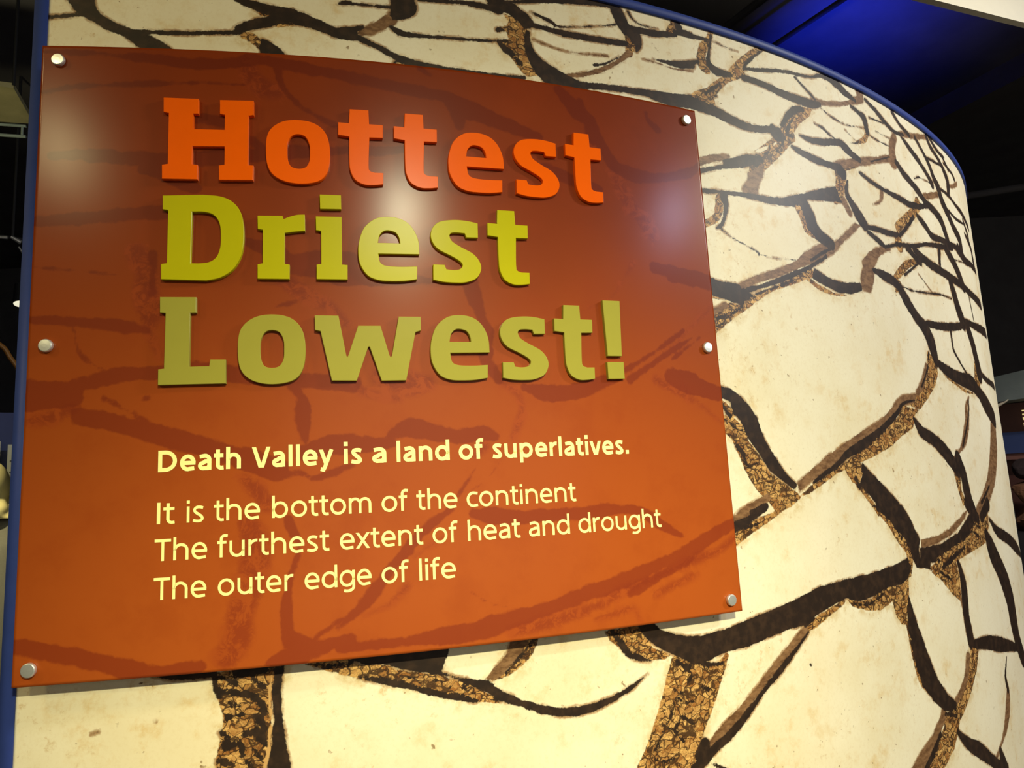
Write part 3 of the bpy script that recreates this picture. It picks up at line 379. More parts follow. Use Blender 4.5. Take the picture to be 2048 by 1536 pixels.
def distance_field(strokes, polys, sv, zv, far):
    """signed distance (metres, negative inside) on the grid sv x zv to the drawn shapes"""
    D = np.full((len(zv), len(sv)), far, np.float32)

    def block(lo, hi):
        i0, i1 = np.searchsorted(sv, lo[0] - far), np.searchsorted(sv, hi[0] + far)
        j0, j1 = np.searchsorted(zv, lo[1] - far), np.searchsorted(zv, hi[1] + far)
        return i0, i1, j0, j1

    for raw in strokes:
        P = catmull(np.array(raw, float).reshape(-1, 3) / 1000.0)
        for a, b in zip(P[:-1], P[1:]):
            w = max(a[2], b[2]) / 2
            i0, i1, j0, j1 = block(np.minimum(a, b)[:2] - w, np.maximum(a, b)[:2] + w)
            if i0 >= i1 or j0 >= j1: continue
            gx, gz = np.meshgrid(sv[i0:i1], zv[j0:j1])
            d = b - a
            L2 = d[0] ** 2 + d[1] ** 2 + 1e-12
            t = np.clip(((gx - a[0]) * d[0] + (gz - a[1]) * d[1]) / L2, 0, 1)
            q = np.hypot(gx - a[0] - t * d[0], gz - a[1] - t * d[1]) - np.maximum(a[2] + t * d[2], 0.0005) / 2
            np.minimum(D[j0:j1, i0:i1], q, out=D[j0:j1, i0:i1])
    for raw in polys:
        P = np.array(raw, float).reshape(-1, 2) / 1000.0
        i0, i1, j0, j1 = block(P.min(0), P.max(0))
        if i0 >= i1 or j0 >= j1: continue
        gx, gz = np.meshgrid(sv[i0:i1], zv[j0:j1])
        q = np.full(gx.shape, 9.0); ins = np.zeros(gx.shape, bool)
        for a, b in zip(P, np.roll(P, -1, 0)):
            d = b - a; L2 = d @ d + 1e-12
            t = np.clip(((gx - a[0]) * d[0] + (gz - a[1]) * d[1]) / L2, 0, 1)
            q = np.minimum(q, np.hypot(gx - a[0] - t * d[0], gz - a[1] - t * d[1]))
            if a[1] != b[1]:
                ins ^= ((a[1] > gz) != (b[1] > gz)) & (gx < d[0] * (gz - a[1]) / d[1] + a[0])
        q = np.where(ins, -q, q)
        np.minimum(D[j0:j1, i0:i1], q, out=D[j0:j1, i0:i1])
    return np.clip(D, -far, far)


def slab(name, sv, zv, front, back, mats, fields=None, parent=None):
    """a curved slab between the offsets back and front; fields = {attribute: grid} on its front face"""
    ns, nz = len(sv), len(zv)
    S, Z = np.meshgrid(sv, zv)
    F = wall_point(S, Z, front).reshape(-1, 3)
    sb, zb = sv[np.unique(np.linspace(0, ns - 1, min(ns, 90)).astype(int))], np.array([zv[0], zv[-1]])
    i = np.arange(ns - 1); j = np.arange(nz - 1)
    I, J = np.meshgrid(i, j)
    q = (J * ns + I).ravel()
    quads = np.stack([q, q + 1, q + ns + 1, q + ns], 1)
    # rim and back
    rim = np.concatenate([np.arange(ns), (np.arange(1, nz) * ns + ns - 1), (np.arange(ns - 2, -1, -1) + (nz - 1) * ns), (np.arange(nz - 2, 0, -1) * ns)])
    SF, ZF = S.ravel(), Z.ravel()
    B = wall_point(SF[rim], ZF[rim], back)
    nb = len(rim); o = ns * nz
    k = np.arange(nb); k2 = (k + 1) % nb
    side = np.stack([rim[k2], rim[k], o + k, o + k2], 1)
    # back face: strips between the bottom and the top row
    bot = o + np.arange(ns); topi = o + ns + (nz - 1) - 1 + np.arange(ns)[::-1]
    a = np.arange(ns - 1)
    bk = np.stack([bot[a + 1], bot[a], topi[a], topi[a + 1]], 1)
    V = np.vstack([F, B]); Q = np.vstack([quads, side, bk])
    base = Vector((0, 0, 0)); p = parent
    while p is not None: base += p.location; p = p.parent
    c = np.round(V.mean(0), 3)
    V = V - c
    me = bpy.data.meshes.new(name)
    me.vertices.add(len(V)); me.vertices.foreach_set('co', V.astype(np.float32).ravel())
    me.loops.add(len(Q) * 4); me.loops.foreach_set('vertex_index', Q.astype(np.int32).ravel())
    me.polygons.add(len(Q)); me.polygons.foreach_set('loop_start', (np.arange(len(Q)) * 4).astype(np.int32))
    for m in mats: me.materials.append(m)
    me.polygons.foreach_set('material_index', np.concatenate([np.zeros(len(quads)), np.ones(len(side) + len(bk))]).astype(np.int32))
    me.polygons.foreach_set('use_smooth', np.concatenate([np.ones(len(quads)), np.zeros(len(side) + len(bk))]).astype(bool))
    me.update(calc_edges=True)
    me.validate()
    for nm, g in (fields or {}).items():
        at = me.attributes.new(nm, 'FLOAT', 'POINT')
        at.data.foreach_set('value', np.concatenate([g.ravel(), np.full(nb, g.max())]).astype(np.float32))
    ob = bpy.data.objects.new(name, me); COL.objects.link(ob)
    if parent is not None: ob.parent = parent
    ob.location = Vector(c) - base
    return ob


WALL_TOP = EYE + 1.2186
sv = np.concatenate([np.arange(0, 3.60, 0.004), np.arange(3.60, 5.2001, 0.02)])
zv = np.concatenate([np.arange(0, 0.46, 0.02), np.arange(0.46, WALL_TOP - 0.0005, 0.0037), [WALL_TOP]])
g = lambda c: MURAL.get(c, [])
fields = dict(crack=distance_field(g('ds'), g('dp'), sv, zv, 0.03), ledge=distance_field(g('bs'), g('bp'), sv, zv, 0.03),
              rubble=distance_field(g('rs'), g('rp'), sv, zv, 0.05), chip=distance_field(g('hs'), g('hp'), sv, zv, 0.02),
              plain=np.repeat(np.clip((sv[None] - 3.45) / 0.1, 0, 1), len(zv), 0) + np.clip((0.5 - zv[:, None]) / 0.08, 0, 1))
wall = slab('wall_front', sv, zv, 0.0, -0.12, [M_mural, M_navy], fields)
tag(wall, 'curved exhibit wall covered with a printed picture of cracked desert mud', 'wall', kind='structure')

# blue edge trim along the top and down the left end
sv2 = np.arange(-0.026, 5.2, 0.02)
tr = slab('trim_1', sv2, np.array([WALL_TOP - 0.022, WALL_TOP - 0.004, WALL_TOP + 0.002]), 0.006, -0.126, [M_trim, M_trim])
tag(tr, 'blue cap strip running along the curved top of the mural wall', 'trim', kind='structure')
tl = slab('trim_2', np.array([-0.026, -0.012, 0.0005]), np.array([0.0, WALL_TOP - 0.0225]), 0.003, -0.126, [M_trim, M_trim])
tag(tl, 'blue edge strip down the left end of the mural wall', 'trim', kind='structure')

# ------------------------------------------------------------------ sign board
SL, SR, ZB, ZT = 0.0100, 1.4550, EYE + 0.9302 - 1.22, EYE + 0.9302
BF, BB = 0.034, 0.028                         # board front and back, in front of the wall
sign = empty('sign_panel', tuple(np.round(wall_point((SL + SR) / 2, ZB, 0.03), 4)))
tag(sign, 'large rust-red curved sign board with raised slab letters, fixed to the cracked-mud wall', 'sign')
bs, bz = np.linspace(SL, SR, 300), np.linspace(ZB, ZT, 250)
bf = dict(ghost=distance_field(g('gs'), [], bs, bz, 0.04), ghost_rubble=distance_field(g('qs'), [], bs, bz, 0.05))
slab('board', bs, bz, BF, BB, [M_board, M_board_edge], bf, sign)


# ------------------------------------------------------------------ raised letters
# outlines in tenths of a millimetre; third value 1 = a corner, 0 = a point on a curve
GLYPH = {
'H': [[[6,1723,1],[667,1720,1],[671,1396,1],[572,1393,1],[576,1067,1],[1169,1068,1],[1174,1390,1],[1078,1411,1],[1076,1711,1],[1728,1721,1],[1728,1406,1],[1632,1384,1],[1623,325,1],[1727,321,1],[1719,9,1],[1069,0,1],[1067,309,1],[1170,324,1],[1172,710,1],[563,700,1],[564,321,1],[666,311,1],[666,4,1],[6,6,1],[0,299,1],[108,320,1],[110,1391,1],[12,1414,1]]],
'L': [[[6,1709,1],[664,1701,1],[668,1393,1],[560,1389,1],[554,340,1],[915,343,1],[933,472,1],[1213,466,1],[1217,0,1],[2,1,1],[0,303,1],[103,313,1],[113,1391,1],[12,1402,1]]],
'o': [[[633,1384,0],[981,1312,0],[1198,1076,0],[1261,676,0],[1203,281,0],[1017,65,0],[630,0,0],[267,81,0],[55,303,0],[0,693,0],[52,1085,0],[287,1316,0]],[[632,1068,0],[773,1020,0],[848,867,0],[858,681,0],[846,495,0],[770,358,0],[630,321,0],[491,363,0],[427,502,0],[416,687,0],[427,872,0],[502,1022,0]]],
'w': [[[0,1328,1],[456,1324,1],[595,516,1],[612,480,1],[633,516,1],[835,1120,1],[1277,1122,1],[1440,511,1],[1463,474,1],[1489,511,1],[1643,1313,1],[2090,1312,1],[2086,1026,1],[1975,991,1],[1758,1,1],[1273,0,1],[1059,675,1],[1040,698,1],[1020,675,1],[788,7,1],[311,15,1],[107,1007,1],[2,1031,1]]],
'e': [[[1243,587,1],[1225,904,0],[1100,1177,0],[907,1329,0],[637,1378,0],[367,1326,0],[142,1136,0],[32,865,0],[0,621,0],[31,354,0],[177,112,0],[388,18,0],[629,0,0],[922,11,0],[1177,52,1],[1190,326,1],[862,310,0],[569,322,0],[439,390,0],[405,574,1]],[[400,807,1],[438,967,0],[527,1063,0],[637,1079,0],[770,1034,0],[835,923,0],[852,811,1]]],
's': [[[1025,1332,1],[1018,1006,1],[765,1000,1],[730,1089,1],[573,1098,0],[441,1082,0],[401,1013,0],[457,899,0],[633,788,0],[890,652,0],[1026,489,0],[1055,311,0],[950,119,0],[719,18,0],[484,0,0],[227,10,0],[21,50,1],[30,378,1],[273,379,1],[306,287,1],[448,275,0],[592,299,0],[657,383,0],[602,471,0],[413,582,0],[162,705,0],[37,854,0],[0,1030,0],[65,1208,0],[221,1327,0],[510,1378,0],[773,1373,0]]],
't': [[[245,1657,1],[631,1661,1],[637,1348,1],[921,1348,1],[913,1054,1],[637,1045,1],[608,439,0],[632,315,0],[728,277,1],[906,279,1],[898,27,1],[707,0,0],[512,4,0],[331,100,0],[236,304,0],[219,536,0],[225,1041,1],[0,1066,1],[7,1347,1],[223,1341,1]]],
'!': [[[0,1783,1],[439,1787,1],[393,520,1],[34,517,1]],[[9,380,1],[426,388,1],[423,9,1],[13,0,1]]],
'D': [[[6,1726,1],[750,1754,1],[1077,1723,0],[1296,1622,0],[1450,1430,0],[1517,1139,0],[1524,800,0],[1471,487,0],[1325,224,0],[1089,58,0],[833,0,1],[6,29,1],[0,333,1],[106,349,1],[112,1425,1],[11,1441,1]],[[555,1398,1],[797,1395,0],[971,1325,0],[1070,1157,0],[1094,916,0],[1085,676,0],[1022,485,0],[894,378,0],[723,347,0],[541,347,1]]],
'r': [[[0,1307,1],[476,1313,1],[498,1244,1],[632,1304,0],[767,1340,0],[906,1349,1],[910,1003,1],[720,984,0],[519,951,1],[512,314,1],[609,296,1],[603,0,1],[1,4,1],[1,295,1],[94,320,1],[99,1009,1],[5,1026,1]]],
'i': [[[0,1314,1],[506,1319,1],[501,309,1],[610,304,1],[605,0,1],[1,1,1],[5,299,1],[95,320,1],[98,1007,1],[1,1022,1]],[[82,1784,1],[502,1784,1],[502,1482,1],[86,1476,1]]]}


def contour(pts):
    n = len(pts)
    P = [Vector((p[0] / 1e4, p[1] / 1e4)) for p in pts]
    cor = [p[2] for p in pts]
    out = []
    for i in range(n):
        a, b, c, d = (i - 1) % n, i, (i + 1) % n, (i + 2) % n
        out.append(P[b])
        if cor[b] and cor[c]: continue
        A = P[a] if not cor[b] else 2 * P[b] - P[c]
        D = P[d] if not cor[c] else 2 * P[c] - P[b]
        for t in (0.167, 0.333, 0.5, 0.667, 0.833):
            out.append(0.5 * (2 * P[b] + (P[c] - A) * t + (2 * A - 5 * P[b] + 4 * P[c] - D) * t * t + (3 * P[b] - A - 3 * P[c] + D) * t ** 3))
    return out


def area(c): return sum(c[i].x * c[(i + 1) % len(c)].y - c[(i + 1) % len(c)].x * c[i].y for i in range(len(c))) / 2


def inset(c, d):
    """shift a counter-clockwise outline inwards by d"""
    n = len(c); r = []
    for i in range(n):
        e1 = (c[i] - c[i - 1]); e2 = (c[(i + 1) % n] - c[i])
        if e1.length < 1e-7 or e2.length < 1e-7: r.append(c[i].copy()); continue
        e1.normalize(); e2.normalize()
        n1 = Vector((-e1.y, e1.x)); n2 = Vector((-e2.y, e2.x))
        m = n1 + n2
        k = max(m.dot(n1), 0.5)
        r.append(c[i] + m * (d / k))
    return r


def letter(ch, s0, zbase, mat, label):
    cs = [contour(c) for c in GLYPH[ch]]
    loops = []
    hole = ch in 'oeD'
    for i, c in enumerate(cs):
        a = area(c)
        want = -1 if (hole and i == 1) else 1
        if a * want < 0: c = c[::-1]
        loops.append(c)
    groups = [loops] if hole else [[c] for c in loops]
    b = MB()
    F0, F1, BV = BF - 0.0022, 0.0430, 0.0007
    sm = s0 + max(p.x for c in loops for p in c) / 2          # a flat letter, bonded at its middle
    tm = float(np.interp(sm, SS, _th))
    along = Vector((math.cos(tm), math.sin(tm), 0)); out = Vector((math.sin(tm), -math.cos(tm), 0))
    mid = Vector((float(np.interp(sm, SS, _X)), float(np.interp(sm, SS, _Y)), 0))
    for grp in groups:
        front = [inset(c, BV) for c in grp]
        flat = [p for c in front for p in c]
        tris = tessellate_polygon([[Vector((p.x, p.y, 0)) for p in c] for c in front])
        W = lambda pts, off: [tuple(mid + along * (s0 + p.x - sm) + out * off + Vector((0, 0, zbase + p.y))) for p in pts]
        ff = []
        for t in tris:
            x, y, z = (flat[i] for i in t)
            ff.append(t if (y - x).cross(z - x) > 0 else t[::-1])
        b.add(W(flat, F1), ff)
        for c, fc in zip(grp, front):
            n = len(c)
            v = W(fc, F1) + W(c, F1 - BV) + W(c, F0)
            f = []
            for i in range(n):
                j = (i + 1) % n
                f += [(i, n + i, n + j, j), (n + i, 2 * n + i, 2 * n + j, n + j)]
            b.add(v, f)
    o = b.build('raised_letter', mat, sign)
    o['label'] = label
    return o


ROWS = [('Hottest', 0.6457, M_orange, 'orange', [(0.2418, -0.0002), (0.4365, -0.0036), (0.5776, 0.0), (0.6908, 0.0), (0.8037, -0.0014), (0.9511, -0.001), (1.0751, 0.0)]),
        ('Driest', 0.4422, M_lime, 'lime', [(0.2439, -0.0033), (0.4208, -0.0002), (0.5319, 0.0002), (0.6129, -0.0014), (0.7605, -0.001), (0.8827, 0.0)]),
        ('Lowest!', 0.2357, M_olive, 'olive', [(0.2429, 0.0), (0.3847, -0.0036), (0.5268, -0.0004), (0.7517, -0.0014), (0.8989, -0.001), (1.022, 0.0), (1.1428, 0.0025)])]
for word, zb, mat, colour, xs in ROWS:
    for ch, (s0, dz) in zip(word, xs):
        letter(ch, s0, EYE + zb + dz, mat, f'{colour} raised slab letter of the word {word}')

# ------------------------------------------------------------------ printed caption lettering (drawn strokes)
XH, CAP, ASC, DESC = 530.0, 700.0, 745.0, -195.0


def arc(cx, cy, rx, ry, a0, a1, n=14):
    return [(cx + rx * math.cos(math.radians(a0 + (a1 - a0) * i / n)), cy + ry * math.sin(math.radians(a0 + (a1 - a0) * i / n))) for i in range(n + 1)]


def glyph(ch, w):
    """-> (advance, left bearing, strokes [(points, closed)], solid quads)"""
    h = w / 2; S = []; Q = []
    hw = h * 0.9
    line = lambda *p: S.append((list(p), False))

    def diag(x0, y0, x1, y1):
        L = math.hypot(x1 - x0, y1 - y0); k = w * L / abs(y1 - y0) / 2
        Q.append([(x0 - k, y0), (x1 - k, y1), (x1 + k, y1), (x0 + k, y0)])

    lb = 62
    if ch == 'o':
        W = 555; lb = 38; S.append((arc(W / 2, XH / 2, W / 2 - h, XH / 2 + 9 - hw, 0, 360, 36)[:-1], True))
    elif ch in 'bdpg':
        W = 545; r = ch in 'dg'; X = (lambda x: W - x) if r else (lambda x: x)
        S.append((arc(W / 2, XH / 2, W / 2 - h, XH / 2 + 9 - hw, 0, 360, 36)[:-1], True))
        if ch == 'b' or ch == 'd': line((X(h), 0), (X(h), ASC))
        elif ch == 'p': line((X(h), DESC), (X(h), XH))
        else: line(*([(W - h, XH), (W - h, -20)] + arc(W / 2 + 10, -20, W / 2 - h - 10, -DESC - 20 - hw, 0, -125)))
        lb = 38 if r else 62
    elif ch in 'nhu':
        W = 500; cy = XH - (W / 2 - h) * 0.92 - hw + 8
        if ch == 'u':
            line(*([(h, XH), (h, XH - cy)] + arc(W / 2, XH - cy, W / 2 - h, (W / 2 - h) * 0.92, 180, 360))); line((W - h, 0), (W - h, XH))
        else:
            line((h, 0), (h, XH if ch == 'n' else ASC)); line(*(arc(W / 2, cy, W / 2 - h, (W / 2 - h) * 0.92, 180, 0) + [(W - h, 0)]))
    elif ch == 'm':
        W = 800; a = (W - 2 * h) / 4; cy = XH - a * 1.0 - hw + 8
        line((h, 0), (h, XH))
        for k in (0, 1): line(*(arc(h + a + 2 * a * k, cy, a, a, 180, 0) + [(h + 2 * a * (k + 1), 0)]))
    elif ch == 'r':
        W = 330; line((h, 0), (h, XH)); line(*arc(h + 215, XH - 200 - hw + 8, 215, 200, 180, 80))
    elif ch == 'i':
        W = w; line((h, 0), (h, XH)); Q.append([(-4, XH + 95), (w + 4, XH + 95), (w + 4, XH + 95 + w * 1.08), (-4, XH + 95 + w * 1.08)])
    elif ch == 'l':
        W = w; line((h, 0), (h, ASC))
    elif ch == 't':
        W = 330; lb = 22; x = 135; line((0, XH - hw), (W - 12, XH - hw))
        line(*([(x, XH + 140), (x, 150)] + arc(x + 120, 150, 120, 150 - hw + 8, 180, 268) + [(W - 5, hw)]))
    elif ch == 'f':
        W = 335; lb = 22; x = 125; line((0, XH - hw), (W - 40, XH - hw))
        line(*([(x, 0), (x, ASC - 150)] + arc(x + 125, ASC - 150, 125, 150 - hw + 6, 180, 95) + [(W, ASC - hw - 4)]))
    elif ch == 'a':
        W = 445; lb = 42; cx = W / 2 + 6; rx = W - h - cx
        line(*([(W - h, 0), (W - h, XH - 190)] + arc(cx, XH - 190, rx, 190 - hw + 8, 0, 100) + [(55, XH - hw - 22)]))
        S.append(([(W - h, XH * 0.56), (W * 0.55, XH * 0.56 - 4)] + arc(h + 105, XH * 0.28, 105, XH * 0.27 - hw + 6, 90, 270)
                  + [(W * 0.5, hw + 2), (W * 0.72, 60), (W - h, 150)], False))
    elif ch == 'e':
        W = 520; lb = 38; rx = W / 2 - h; ry = XH / 2 + 9 - hw
        line(*(arc(W / 2, XH / 2, rx, ry, 0, 285, 30) + [(W - 45, hw + 18)]))
        line((h, XH / 2 - 4), (W - h * 0.1, XH / 2 - 4))
    elif ch == 'c':
        W = 430; lb = 38; rx = W * 0.6 - h; ry = XH / 2 + 9 - hw
        line(*([(W, XH - hw - 18)] + arc(h + rx, XH / 2, rx, ry, 80, 280, 24) + [(W, hw + 18)]))
    elif ch == 's':
        W = 400; lb = 38
        line(*catmull([(W - 38, XH - hw - 22), (W * 0.66, XH - hw + 4), (W * 0.36, XH - hw - 2), (h + 22, XH * 0.78), (h + 55, XH * 0.63), (W * 0.5, XH * 0.5), (W - h - 60, XH * 0.38), (W - h - 14, XH * 0.22), (W * 0.66, hw + 2), (W * 0.36, hw - 4), (22, hw + 26)], n=5).tolist())
    elif ch == 'x':
        W = 500; lb = 10; k = w * 0.6; diag(k, 0, W - k, XH); diag(W - k, 0, k, XH)
    elif ch == 'v':
        W = 520; lb = 8; k = w * 0.54; diag(W / 2 - k * 0.25, 0, k, XH); diag(W / 2 + k * 0.25, 0, W - k, XH)
    elif ch == 'y':
        W = 520; lb = 8; k = w * 0.54; diag(W / 2 - k * 0.1, 20, k, XH)
        line((W - k, XH), (W / 2 - 55, -80), (W / 2 - 105, -165), (60, DESC + h - 8))
    elif ch == 'V':
        W = 640; lb = 8; k = w * 0.54; diag(W / 2 - k * 0.3, 0, k, CAP); diag(W / 2 + k * 0.3, 0, W - k, CAP)
    elif ch == 'T':
        W = 540; lb = 15; line((0, CAP - hw), (W, CAP - hw)); line((W / 2, 0), (W / 2, CAP))
    elif ch == 'I':
        W = w; line((h, 0), (h, CAP))
    elif ch == 'D':
        W = 620; r = CAP / 2 - hw
        S.append(([(h, hw), (W * 0.38, hw)] + arc(W * 0.38, CAP / 2, W * 0.62 - h, r, -90, 90, 22) + [(W * 0.38, CAP - hw), (h, CAP - hw)], True))
    elif ch == '.':
        W = w * 1.1; Q.append([(0, 0), (W, 0), (W, W), (0, W)])
    rb = lb if ch not in 'rtfaces' else {'r': 5, 't': 15, 'f': 0, 'a': 60, 'c': 15, 'e': 35, 's': 30}[ch]
    return W, lb, rb, S, Q


def ribbon(pts, closed, w):
    P = []
    for p in pts:
        p = Vector(p)
        if not P or (p - P[-1]).length > 1.0: P.append(p)
    if closed and (P[0] - P[-1]).length < 1.0: P.pop()
    n = len(P); L = []; R = []
    for i in range(n):
        a = P[i - 1] if (i > 0 or closed) else None
        c = P[(i + 1) % n] if (i < n - 1 or closed) else None
        d1 = (P[i] - a).normalized() if a is not None else None
        d2 = (c - P[i]).normalized() if c is not None else None
        d1 = d1 or d2; d2 = d2 or d1
        n1 = Vector((-d1.y, d1.x)); n2 = Vector((-d2.y, d2.x)); m = (n1 + n2).normalized()
        k = w / 2 / max(m.dot(n1), 0.6)
        L.append(P[i] + m * k); R.append(P[i] - m * k)
    rng = range(n) if closed else range(n - 1)
    return [[R[i], R[(i + 1) % n], L[(i + 1) % n], L[i]] for i in rng]


def caption(line, zb, weight, label):
    """line: list of (word, left, right) along the wall in millimetres"""
    U = 39.0 / CAP / 1000.0
    for word, l, r in line:
        b = MB()
        x = 0; quads = []; xmin = None; xmax = 0
        for ch in word:
            W, lb, rb, S, Q = glyph(ch, weight)
            ox = x + (lb if xmin is not None else 0)
            if xmin is None: xmin = ox
            for pts, cl in S: quads += [[(ox + p.x, p.y) for p in q] for q in ribbon(pts, cl, weight)]
            quads += [[(ox + p[0], p[1]) for p in q] for q in Q]
            x = ox + W + rb; xmax = ox + W
        k = (r - l) / 1000.0 / (xmax - xmin)
        for q in quads:
            a = sum(q[i][0] * q[(i + 1) % 4][1] - q[(i + 1) % 4][0] * q[i][1] for i in range(4))
            if a < 0: q = q[::-1]
            b.add(wall_point([l / 1000.0 + p[0] * k for p in q], [EYE + zb + p[1] * U for p in q], BF + 0.0004).tolist(), [(0, 1, 2, 3)])
        b.build('printed_word', M_text, sign)['label'] = f'{label} word {word.strip(".")}'


WORDS = [('Death', 244.3, 390.5), ('Valley', 410.1, 559.9), ('is', 578.9, 613.9), ('a', 632.4, 659.6), ('land', 679.6, 784.8), ('of', 803.5, 854.7), ('superlatives.', 873.3, 1186.2), ('It', 244.1, 275.2), ('is', 295.8, 326.2), ('the', 343.2, 424.9), ('bottom', 446.3, 628.7), ('of', 648.3, 699.4), ('the', 715.5, 797.0), ('continent', 815.7, 1052.1), ('The', 241.2, 332.2), ('furthest', 349.9, 549.7), ('extent', 568.8, 726.4), ('of', 744.8, 794.8), ('heat', 815.2, 924.4), ('and', 942.7, 1033.2), ('drought', 1053.1, 1254.7), ('The', 241.0, 331.6), ('outer', 351.2, 485.2), ('edge', 504.0, 626.3), ('of', 645.0, 696.6), ('life', 716.5, 788.4)]
caption(WORDS[:7], 0.0738, 134, 'bold pale yellow')
caption(WORDS[7:14], -0.0218, 94, 'thin pale yellow')
caption(WORDS[14:21], -0.0885, 94, 'thin pale yellow')
caption(WORDS[21:], -0.1572, 94, 'thin pale yellow')

# ------------------------------------------------------------------ standoff screws holding the board
for s0, z0 in ((0.0425, 0.897), (0.0430, 0.318), (0.0385, -0.2615), (1.4220, 0.897), (1.4220, 0.319), (1.4228, -0.2620)):
    prof = [(0.0, 0.0075), (0.0035, 0.0075), (0.0108, 0.0072), (0.0122, 0.0060), (0.0126, 0.0045), (0.0126, 0.0), (0.0095, -0.0005)]
    n = 40; v = []; f = []
    c0 = Vector(wall_point(s0, EYE + z0, BF + 0.0012)); t = float(np.interp(s0, SS, _th))
    nn = Vector((math.sin(t), -math.cos(t), 0)); uu = Vector((math.cos(t), math.sin(t), 0)); zz = Vector((0, 0, 1))
    for r, d in prof[1:]:
        v += [c0 + nn * d + (uu * math.cos(2 * math.pi * k / n) + zz * math.sin(2 * math.pi * k / n)) * r for k in range(n)]
    for i in range(len(prof) - 2):
        f += [(i * n + k, (i + 1) * n + k, (i + 1) * n + (k + 1) % n, i * n + (k + 1) % n) for k in range(n)]
    f.append(tuple(range(n)))
    so = mesh_obj('standoff_cap', v, f, M_steel, sign)
    barrel = MB().tube([c0 - nn * (BF + 0.0010), c0 - nn * 0.0076], 0.008, 20)
    barrel.build('standoff_barrel', M_steel, so)

# ------------------------------------------------------------------ the dark hall around the wall
RX0, RX1, RY0, RY1, RZ = -7.5, 9.0, -6.0, 9.0, EYE + 3.2
T = 0.1
for nm, a, b, m, lab, cat in (
        ('floor', (RX0, RY0, -T), (RX1, RY1, 0), M_floor, 'tan floor of the hall', 'floor'),
        ('wall_back', (RX0, RY1, 0), (RX1, RY1 + T, RZ), M_dark, 'dark far wall of the hall', 'wall'),
        ('wall_left', (RX0 - T, RY0, 0), (RX0, RY1, RZ), M_dark, 'dark left wall of the hall', 'wall'),
        ('wall_right', (RX1, RY0, 0), (RX1 + T, RY1, RZ), M_dark, 'dark right wall of the hall', 'wall')):
    tag(MB().box(a, b).build(nm, m), lab, cat, kind='structure')
# wall behind the viewer; wide opening added so world light fills the shadows
wr = MB().box((RX0, RY0 - T, 0), (0.3, RY0, RZ)).box((8.2, RY0 - T, 0), (RX1, RY0, RZ)).box((0.3, RY0 - T, 4.0), (8.2, RY0, RZ))
tag(wr.build('wall_rear', M_hall), 'tan wall behind the viewer with a wide opening added to let fill light in', 'wall', kind='structure')
cb = MB().box((RX0, RY0, RZ), (RX1, RY1, RZ + T))
d = Vector((0.42, -0.907, 0)); nrm = Vector((0.907, 0.42, 0))
tag(cb.build('ceiling', M_dark), 'black painted open ceiling', 'ceiling', kind='structure')

# ducts and pipes under the ceiling
def hung(name, a, b, drop, mk, mat, label, cat, hang=True):
    o = empty(name, tuple(np.round((Vector(a) + Vector(b)) / 2, 3)))
    tag(o, label, cat, 'thin pipes under the ceiling' if cat == 'pipe' else None)
    mk(a, b).build('body', mat, o)
    if hang:
        for t in (0.2, 0.8):
            p = Vector(a).lerp(Vector(b), t)
            MB().tube([p, (p.x, p.y, RZ)], 0.008, 8).build('hanger', M_black, o)
    return o

def duct(w, h):
    def mk(a, b):
        a, b = Vector(a), Vector(b); u = (b - a).normalized(); s = u.cross(Vector((0, 0, 1)))
        return MB().obox((a + b) / 2, u * (b - a).length / 2, s * w / 2, Vector((0, 0, h / 2)))
    return mk
pipe = lambda r: (lambda a, b: MB().tube([a, b], r, 16))
hung('ceiling_duct', (2.95, 6.55, EYE + 2.75), (4.6, 2.95, EYE + 2.75), 0, duct(0.30, 0.16), M_dark, 'dark square duct crossing the ceiling at the upper right', 'duct')
hung('conduit_pipe', (1.2, 5.9, EYE + 3.0), (2.75, 3.4, EYE + 3.0), 0, pipe(0.018), M_dark, 'thin pipe under the blue lit patch of ceiling', 'pipe')
hung('conduit_pipe', (0.75, 5.9, EYE + 3.05), (2.25, 3.4, EYE + 3.05), 0, pipe(0.025), M_dark, 'thin pipe left of the blue lit patch of ceiling', 'pipe')
hung('conduit_pipe', (2.8, 6.3, EYE + 2.3), (6.0, 5.2, EYE + 2.3), 0, pipe(0.03), M_dark, 'lower dark pipe at the right edge below the square duct', 'pipe')

# overhead panel at the top right corner
pa, pb = Vector((1.9, 2.858, EYE + 2.0)), Vector((2.415, 3.051, EYE + 2.0))
u = (pb - pa).normalized(); back = Vector((-u.y, u.x, 0))
e0, e1 = pa - u * 0.5, pa + u * 2.2
op = empty('overhead_panel', tuple(np.round((e0 + e1) / 2, 3)))
tag(op, 'cream panel hung from the ceiling in the top right corner', 'panel')
MB().obox((e0 + e1) / 2 + back * 0.015 + Vector((0, 0, 0.35)), u * (e1 - e0).length / 2, back * 0.015, Vector((0, 0, 0.35))).build('face', M_cream, op)
for t in (0.1, 0.9):
    p = e0.lerp(e1, t) + back * 0.015 + Vector((0, 0, 0.68))
    MB().tube([p, (p.x, p.y, RZ)], 0.006, 8).build('hanger', M_black, op)

